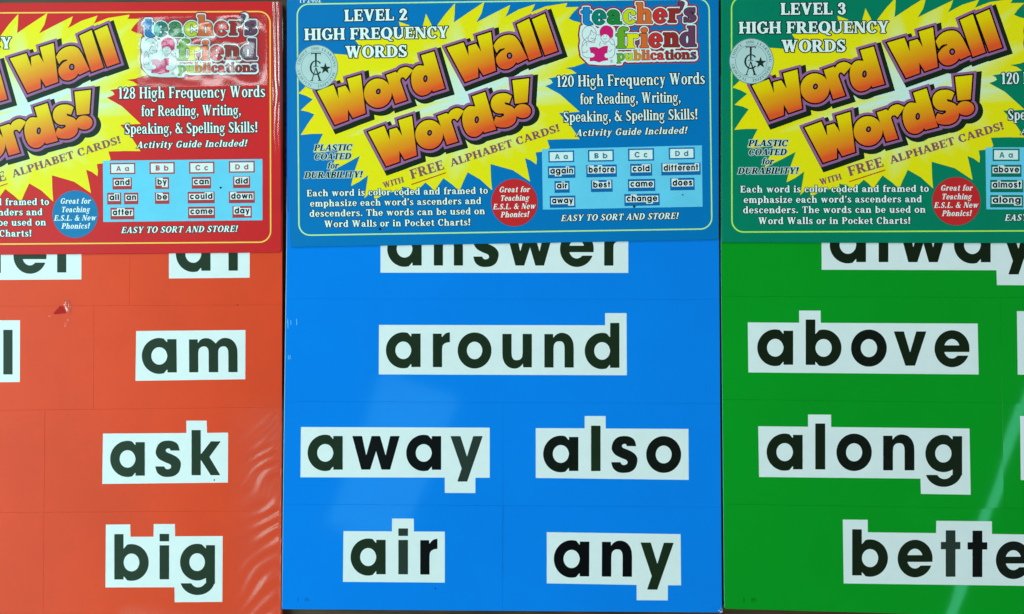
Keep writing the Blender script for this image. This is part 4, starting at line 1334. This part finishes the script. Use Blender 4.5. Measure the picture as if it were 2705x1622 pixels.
build_header('green', green, [(1905.2, -26), (3100, -32), (3101, 643), (1905.8, 641)], A_GREEN, head_green, box_green, M['stripelime'], badge_red, alpha_green, 6)

bpy.context.view_layer.update()
for crd, kx, ky, px, py in ((d2[0], .0004, .0012, 1330, 925), (d3[0], .0010, -.0012, 1040, 1200), (d3[1], -.0008, .0020, 1610, 1200), (d4[0], .0012, .0026, 1040, 1470), (d4[1], .0010, -.0022, 1610, 1470),
                            (e2[0], .0005, .0010, 2280, 925), (e3[0], .0007, -.0016, 2280, 1200), (e3[1], -.0012, .0022, 2870, 1200), (e4[0], .0004, .0030, 2500, 1470),
                            (c2[1], .0003, .0006, 500, 940), (c3[1], .0003, -.0008, 430, 1215), (c4[1], .0002, .0006, 430, 1530)):
    lean(crd, kx, ky, px, py)

# ------------------------------------------------------------------ shrink film
def film_mat(name, fac, rough=.12, milk=0.0):
    m = bpy.data.materials.new(name)
    m.use_nodes = True
    nt = m.node_tree
    nt.nodes.remove(nt.nodes['Principled BSDF'])
    out = nt.nodes['Material Output']
    tb = nt.nodes.new('ShaderNodeBsdfTransparent')
    gb = nt.nodes.new('ShaderNodeBsdfGlossy')
    gb.inputs['Roughness'].default_value = rough
    mx = nt.nodes.new('ShaderNodeMixShader')
    uv = nt.nodes.new('ShaderNodeUVMap'); uv.uv_map = 'UVMap'
    sp = nt.nodes.new('ShaderNodeSeparateXYZ')
    nt.links.new(uv.outputs[0], sp.inputs[0])
    mu = nt.nodes.new('ShaderNodeMath'); mu.operation = 'MULTIPLY'
    mu.inputs[1].default_value = fac
    nt.links.new(sp.outputs['X'], mu.inputs[0])
    nt.links.new(mu.outputs[0], mx.inputs[0])
    nt.links.new(tb.outputs[0], mx.inputs[1])
    nt.links.new(gb.outputs[0], mx.inputs[2])
    nt.links.new(mx.outputs[0], out.inputs['Surface'])
    return m

def film(name, quad, nx, ny, zf, wf, mat, parent):
    """Thin film over quad (TL,TR,BR,BL); zf, wf: height and amount as functions of x, y, u, v."""
    q = [np.array(p, float) for p in quad]
    V, UV, Fc = [], [], []
    for j in range(ny + 1):
        for i in range(nx + 1):
            u, v = i / nx, j / ny
            p = (1 - v) * ((1 - u) * q[0] + u * q[1]) + v * ((1 - u) * q[3] + u * q[2])
            V.append((*W(*p), zf(p[0], p[1], u, v)))
            UV.append((wf(p[0], p[1], u, v), v))
    for j in range(ny):
        for i in range(nx):
            a = j * (nx + 1) + i
            Fc.append((a, a + nx + 1, a + nx + 2, a + 1))
    me = bpy.data.meshes.new(name)
    me.from_pydata(V, [], Fc)
    ul = me.uv_layers.new(name='UVMap')
    for l in me.loops:
        ul.data[l.index].uv = UV[l.vertex_index]
    for p in me.polygons:
        p.use_smooth = True
    me.materials.append(mat)
    o = bpy.data.objects.new(name, me)
    COL.objects.link(o)
    o.parent = parent
    return o

def vnoise(seed):
    r = np.random.default_rng(seed)
    G = r.random((64, 64))
    def f(x, y):
        i, j = math.floor(x), math.floor(y)
        fx, fy = x - i, y - j
        fx, fy = fx * fx * (3 - 2 * fx), fy * fy * (3 - 2 * fy)
        g = lambda a, b: G[a % 64, b % 64]
        return (g(i, j) * (1 - fx) + g(i + 1, j) * fx) * (1 - fy) + (g(i, j + 1) * (1 - fx) + g(i + 1, j + 1) * fx) * fy
    return f
n1, n2, n3 = vnoise(1), vnoise(2), vnoise(3)
sm = lambda a, b, x: (lambda t: t * t * (3 - 2 * t))(min(1, max(0, (x - a) / (b - a))))

F_EDGE = film_mat('shrink_film', .05, .22)
F_TAPE = film_mat('clear_sticker_film', .13, .12)
F_BITS = film_mat('crumpled_film', .15, .2)

# wrinkled right edge of the red pack
def zr(x, y, u, v):
    e = sm(.25, 1, u) * (sm(1040, 1200, y) if y > 900 else 0.0)
    d = (x * .62 + y * .80)
    r = abs(math.sin(d * .085 + 5 * n1(x * .01, y * .012)))
    return ZP + .00012 + .0011 * e * r ** 2 * n2(x * .02, y * .02) - .0012 * sm(.965, 1, u)
film('shrink_wrap', [(560, 1030), (747, 1030), (744, 1690), (560, 1690)], 70, 200, zr, lambda x, y, u, v: sm(.05, .8, u) * (sm(1030, 1120, y)), F_EDGE, red)
def zh(x, y, u, v):
    r = .0006 * math.sin(u * 9 + 2.5 * n1(y * .02, 3)) ** 2
    return ZP + .00120 + r * (1 - v * .8) + .0004 * n2(x * .1, y * .03) * (1 - v) - .0016 * sm(.7, 1, u)
film('shrink_wrap', [(717, 6), (747, 6), (748, 420), (721, 420)], 14, 70, zh, lambda x, y, u, v: 1.6 * sm(0, .2, u) * (1 - sm(.5, 1, v)), F_BITS, red)
def zb(x, y, u, v):
    d = (x * .9 - y * .5)
    return ZP + .0001 + .0008 * sm(.3, 1, v) * abs(math.sin(d * .06 + 4 * n3(x * .01, y * .02))) ** 2 * n1(x * .02, y * .02)
film('shrink_wrap', [(300, 1585), (700, 1600), (700, 1700), (300, 1700)], 110, 30, zb, lambda x, y, u, v: sm(0, .5, v) * sm(0, .1, u) * (1 - sm(.9, 1, u)), F_EDGE, red)

# glossy clear sticker over the red pack's logo
def zs(x, y, u, v):
    a = n1(x * .018, y * .026) + .28 * n2(x * .04, y * .04) + .03 * n3(x * .12, y * .12)
    return ZP + .00135 + .0020 * (a - .6) * sm(0, .12, u) * sm(1, .9, u) * sm(0, .12, v) * (1 - sm(.8, 1, v)) * .45
film('clear_sticker', [(363, 47), (704, 40), (708, 226), (365, 232)], 130, 76, zs, lambda x, y, u, v: 1.0, F_TAPE, red)

for hd_, x, y, rx, ry in ((red, 584, 496, 3.2, 2.6), (blue, 1675, 546, 3.6, 3.2), (blue, 1004, 605, 3.0, 3.8), (blue, 855, 1228, 1.8, 2.4), (blue, 1803, 515, 1.8, 2.0), (red, 566, 1268, 1.8, 2.4), (blue, 1150, 1554, 2.2, 1.6), (red, 628, 806, 1.6, 1.6)):
    P = ell(x, y, rx, ry, 10)
    top_ = ZP + (.0009 + 30e-5 * 1 if y < 620 else 6e-5)
    flat_mesh('dust_speck', P, [(0, i, i + 1) for i in range(1, 9)], top_ if y >= 620 else ZP + .0009 + 2.8e-4, M['outline'], hd_)

# tear in the film with a crumpled flap
tear = poly_flat('film_tear', [(141, 828), (146, 822), (158, 809), (161, 808), (167, 810), (174, 824), (175, 827), (160, 829), (146, 830.5)], ZP + .0002, ink('bare_red_card', (186, 14, 12), rough=.5), red)
rg = random.Random(5)
def zc(x, y, u, v):
    return ZP + .0003 + .0022 * rg.random() * math.sin(math.pi * min(1, max(0, u))) + .0004
film('torn_flap', [(166, 795), (186, 792), (190, 826), (176, 829)], 7, 8, zc, lambda x, y, u, v: 1.0, F_BITS, red)
for (x, y, w, h_) in ((176, 843, 12, 5), (170, 852, 8, 10), (128, 833, 16, 4)):
    film('film_crease', [(x, y), (x + w, y - 2), (x + w, y + h_), (x, y + h_ + 2)], 5, 5, lambda X_, Y_, u, v: ZP + .0001 + .0008 * math.sin(math.pi * u) * rg.random(), lambda *a: .25, F_BITS, red)
SCUFF = ink('scuffed_blue', (120, 200, 240))
# crumpled corner of the blue pack's film and worn marks on its edge
film('crumpled_corner', [(1893, 1616), (1904, 1604), (1908, 1606), (1908, 1626)], 7, 7, lambda X_, Y_, u, v: ZP + .0004 + .0016 * rg.random(), lambda *a: 1.6, F_BITS, blue)
for pts in ([(760, 843), (761, 868)], [(768, 846), (768.5, 858)], [(783.5, 842), (784, 859)], [(761.5, 939), (762.5, 949)], [(766.5, 938), (766, 949)], [(757.5, 850), (760, 853)]):
    q = stroke(pts, 1.5)[0]
    flat_mesh('scuff_mark', q, [(0, 1, 2), (0, 2, 3)], ZP + 2e-5, SCUFF, blue)
